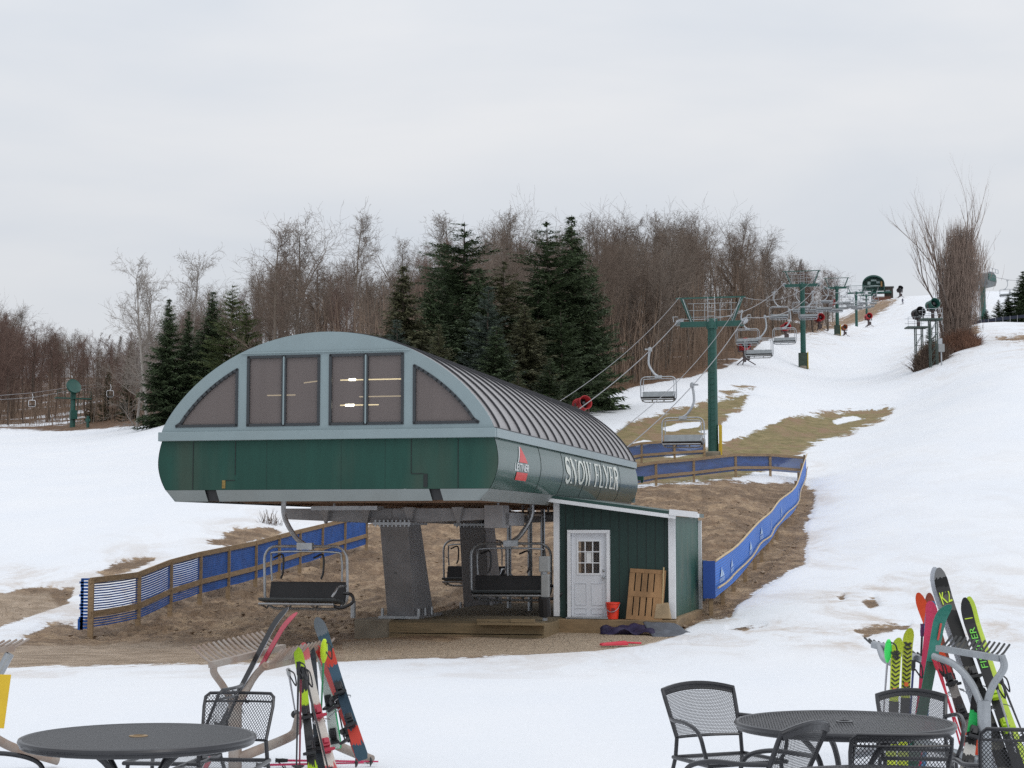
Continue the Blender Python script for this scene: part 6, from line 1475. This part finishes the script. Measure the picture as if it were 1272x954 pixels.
b = MB(); b.box((-.012,.013,L_*.83),(.016,.004,.13)); b.build('slot_mark', MT('coral_mark', (.6,.1,.08), .4), r_)
b = MB(); b.box((0,.010,L_*.35),(.085,.006,L_*.60)); b.build('lower_print', MT('dark_green_print', (.03,.10,.06), .4), r_)
ski(sp(1160,746,13.4), sp(1136,955,13.5), CF+Vector((-.6,0,0)), .10, MT('hot_pink_ski', (.65,.04,.12), .35), 'hot pink ski side peeking left of the teal ski', tipcurl=.08, binding=False)
ski(sp(1156,745,13.5), sp(1144,955,13.6), CF, .08, MT('light_blue_ski', (.10,.28,.50), .35), 'light blue ski tip between the orange and pink skis', tipcurl=.08, binding=False)
r_, L_ = ski(sp(1141,741,13.9), sp(1222,955,13.3), CF+Vector((-.2,0,0)), .088, banded('orange_red_print', [K(.62,.06,.02),K(.64,.07,.02),K(.25,.22,.2),K(.06,.05,.05),K(.3,.28,.26),K(.5,.03,.04),K(.63,.07,.02),K(.64,.08,.03),K(.62,.07,.02),K(.63,.07,.02)], 11, sc=.3), 'orange red ski with purple rimmed tip, leftmost leaning right at the right rack')
skitext(r_, 'NAVI', L_*.70, L_*.79, .06, MT('black_print', (.02,.02,.02), .4)) if False else None
ski(sp(1151,741,13.95), sp(1214,955,13.5), CF, .088, MT('brown_orange_ski', (.28,.06,.03), .4, var=.3, scale=8), 'duller orange brown ski behind the orange red one', tipcurl=.10)
limes = []
for (tx, ty, bx_, by_, Y, lab) in ((1114,794,1106,955,13.2,'lime yellow ski with black chevrons, leftmost at the right rack'),(1128,782,1121,955,13.3,'taller lime yellow ski with black logo block, second from left at the right rack')):
    r_, L_ = ski(sp(tx,ty,Y+.2), sp(bx_,by_,Y), CF, .085, MT('lime_yellow_ski', (.52,.62,.03), .35, var=.06), lab, binding=False, tipcurl=.08)
    b = MB()
    for k in range(11):
        z = L_*.58+.033*k; 
        for s in (-1,1): b.beam((s*.030,.0125,z+.012),(0,.0125,z-.012),.010,.004, up=Vector((0,1,0)))
    b.build('chevron_print', MT('black_print', (.02,.02,.02), .4), r_)
    b = MB(); b.beam((-.02,.014,L_*.875),(.02,.014,L_*.905),.010,.004,up=Vector((0,1,0))); b.beam((.02,.014,L_*.875),(-.02,.014,L_*.905),.010,.004,up=Vector((0,1,0))); b.box((.0,.014,L_*.86),(.05,.004,.010)); b.box((0,.013,L_*.35),(.075,.006,.32)); b.build('maker_mark', MT('black_print', (0,0,0)), r_)
    b = MB(); b.box((0,.016,L_*.60),(.03,.004,.03)) ; b.build('orange_dot', MT('orange_print', (.75,.15,.03), .4), r_)
r_, L_ = ski(sp(1216,858,12.95), sp(1199,965,12.7), CF, .10, banded('black_green_white', [K(.4,.38,.34),K(.03,.03,.03),K(.5,.48,.44),K(.02,.02,.02),K(.02,.45,.10),K(.03,.5,.12),K(.02,.02,.02),K(.02,.02,.02)], 13), 'short black ski with vivid green patch in front of the right rack post', binding=True)
pole(sp(1104,797,13.3), sp(1096,905,13.6), MT('grey_pole', (0,0,0)), 'grey pole with bright green hand guard at the far left of the right rack', guard=MT('neon_green', (.04,.75,.12), .35))
pole(sp(1160,818,13.3), sp(1203,940,13.2), MT('red_pole', (.62,.03,.06), .35), 'bright red pole slanting down between the teal and orange skis', grip=MT('red_pole', (0,0,0)))
pole(sp(1165,822,13.35), sp(1197,942,13.5), MT('red_pole', (0,0,0)), 'second bright red pole close beside the first at the right rack', grip=MT('red_pole', (0,0,0)))
pole(sp(1146,775,13.6), sp(1140,905,13.6), MT('black_pole', (0,0,0)), 'black pole with purple strap behind the lime skis', grip=MT('purple_grip', (.10,.02,.10), .5))
pole(sp(1241,838,12.9), sp(1276,925,12.6), MT('black_pole', (0,0,0)), 'black pole leaning right at the picture edge beside the rack')
pole(sp(1236,846,12.95), sp(1262,935,12.8), MT('grey_pole', (0,0,0)), 'grey pole leaning parallel inside the black edge pole')
pole(sp(1135,820,13.2), sp(1128,930,13.2), MT('navy_pole', (.02,.03,.12), .4), 'navy pole between the lime ski and teal ski')
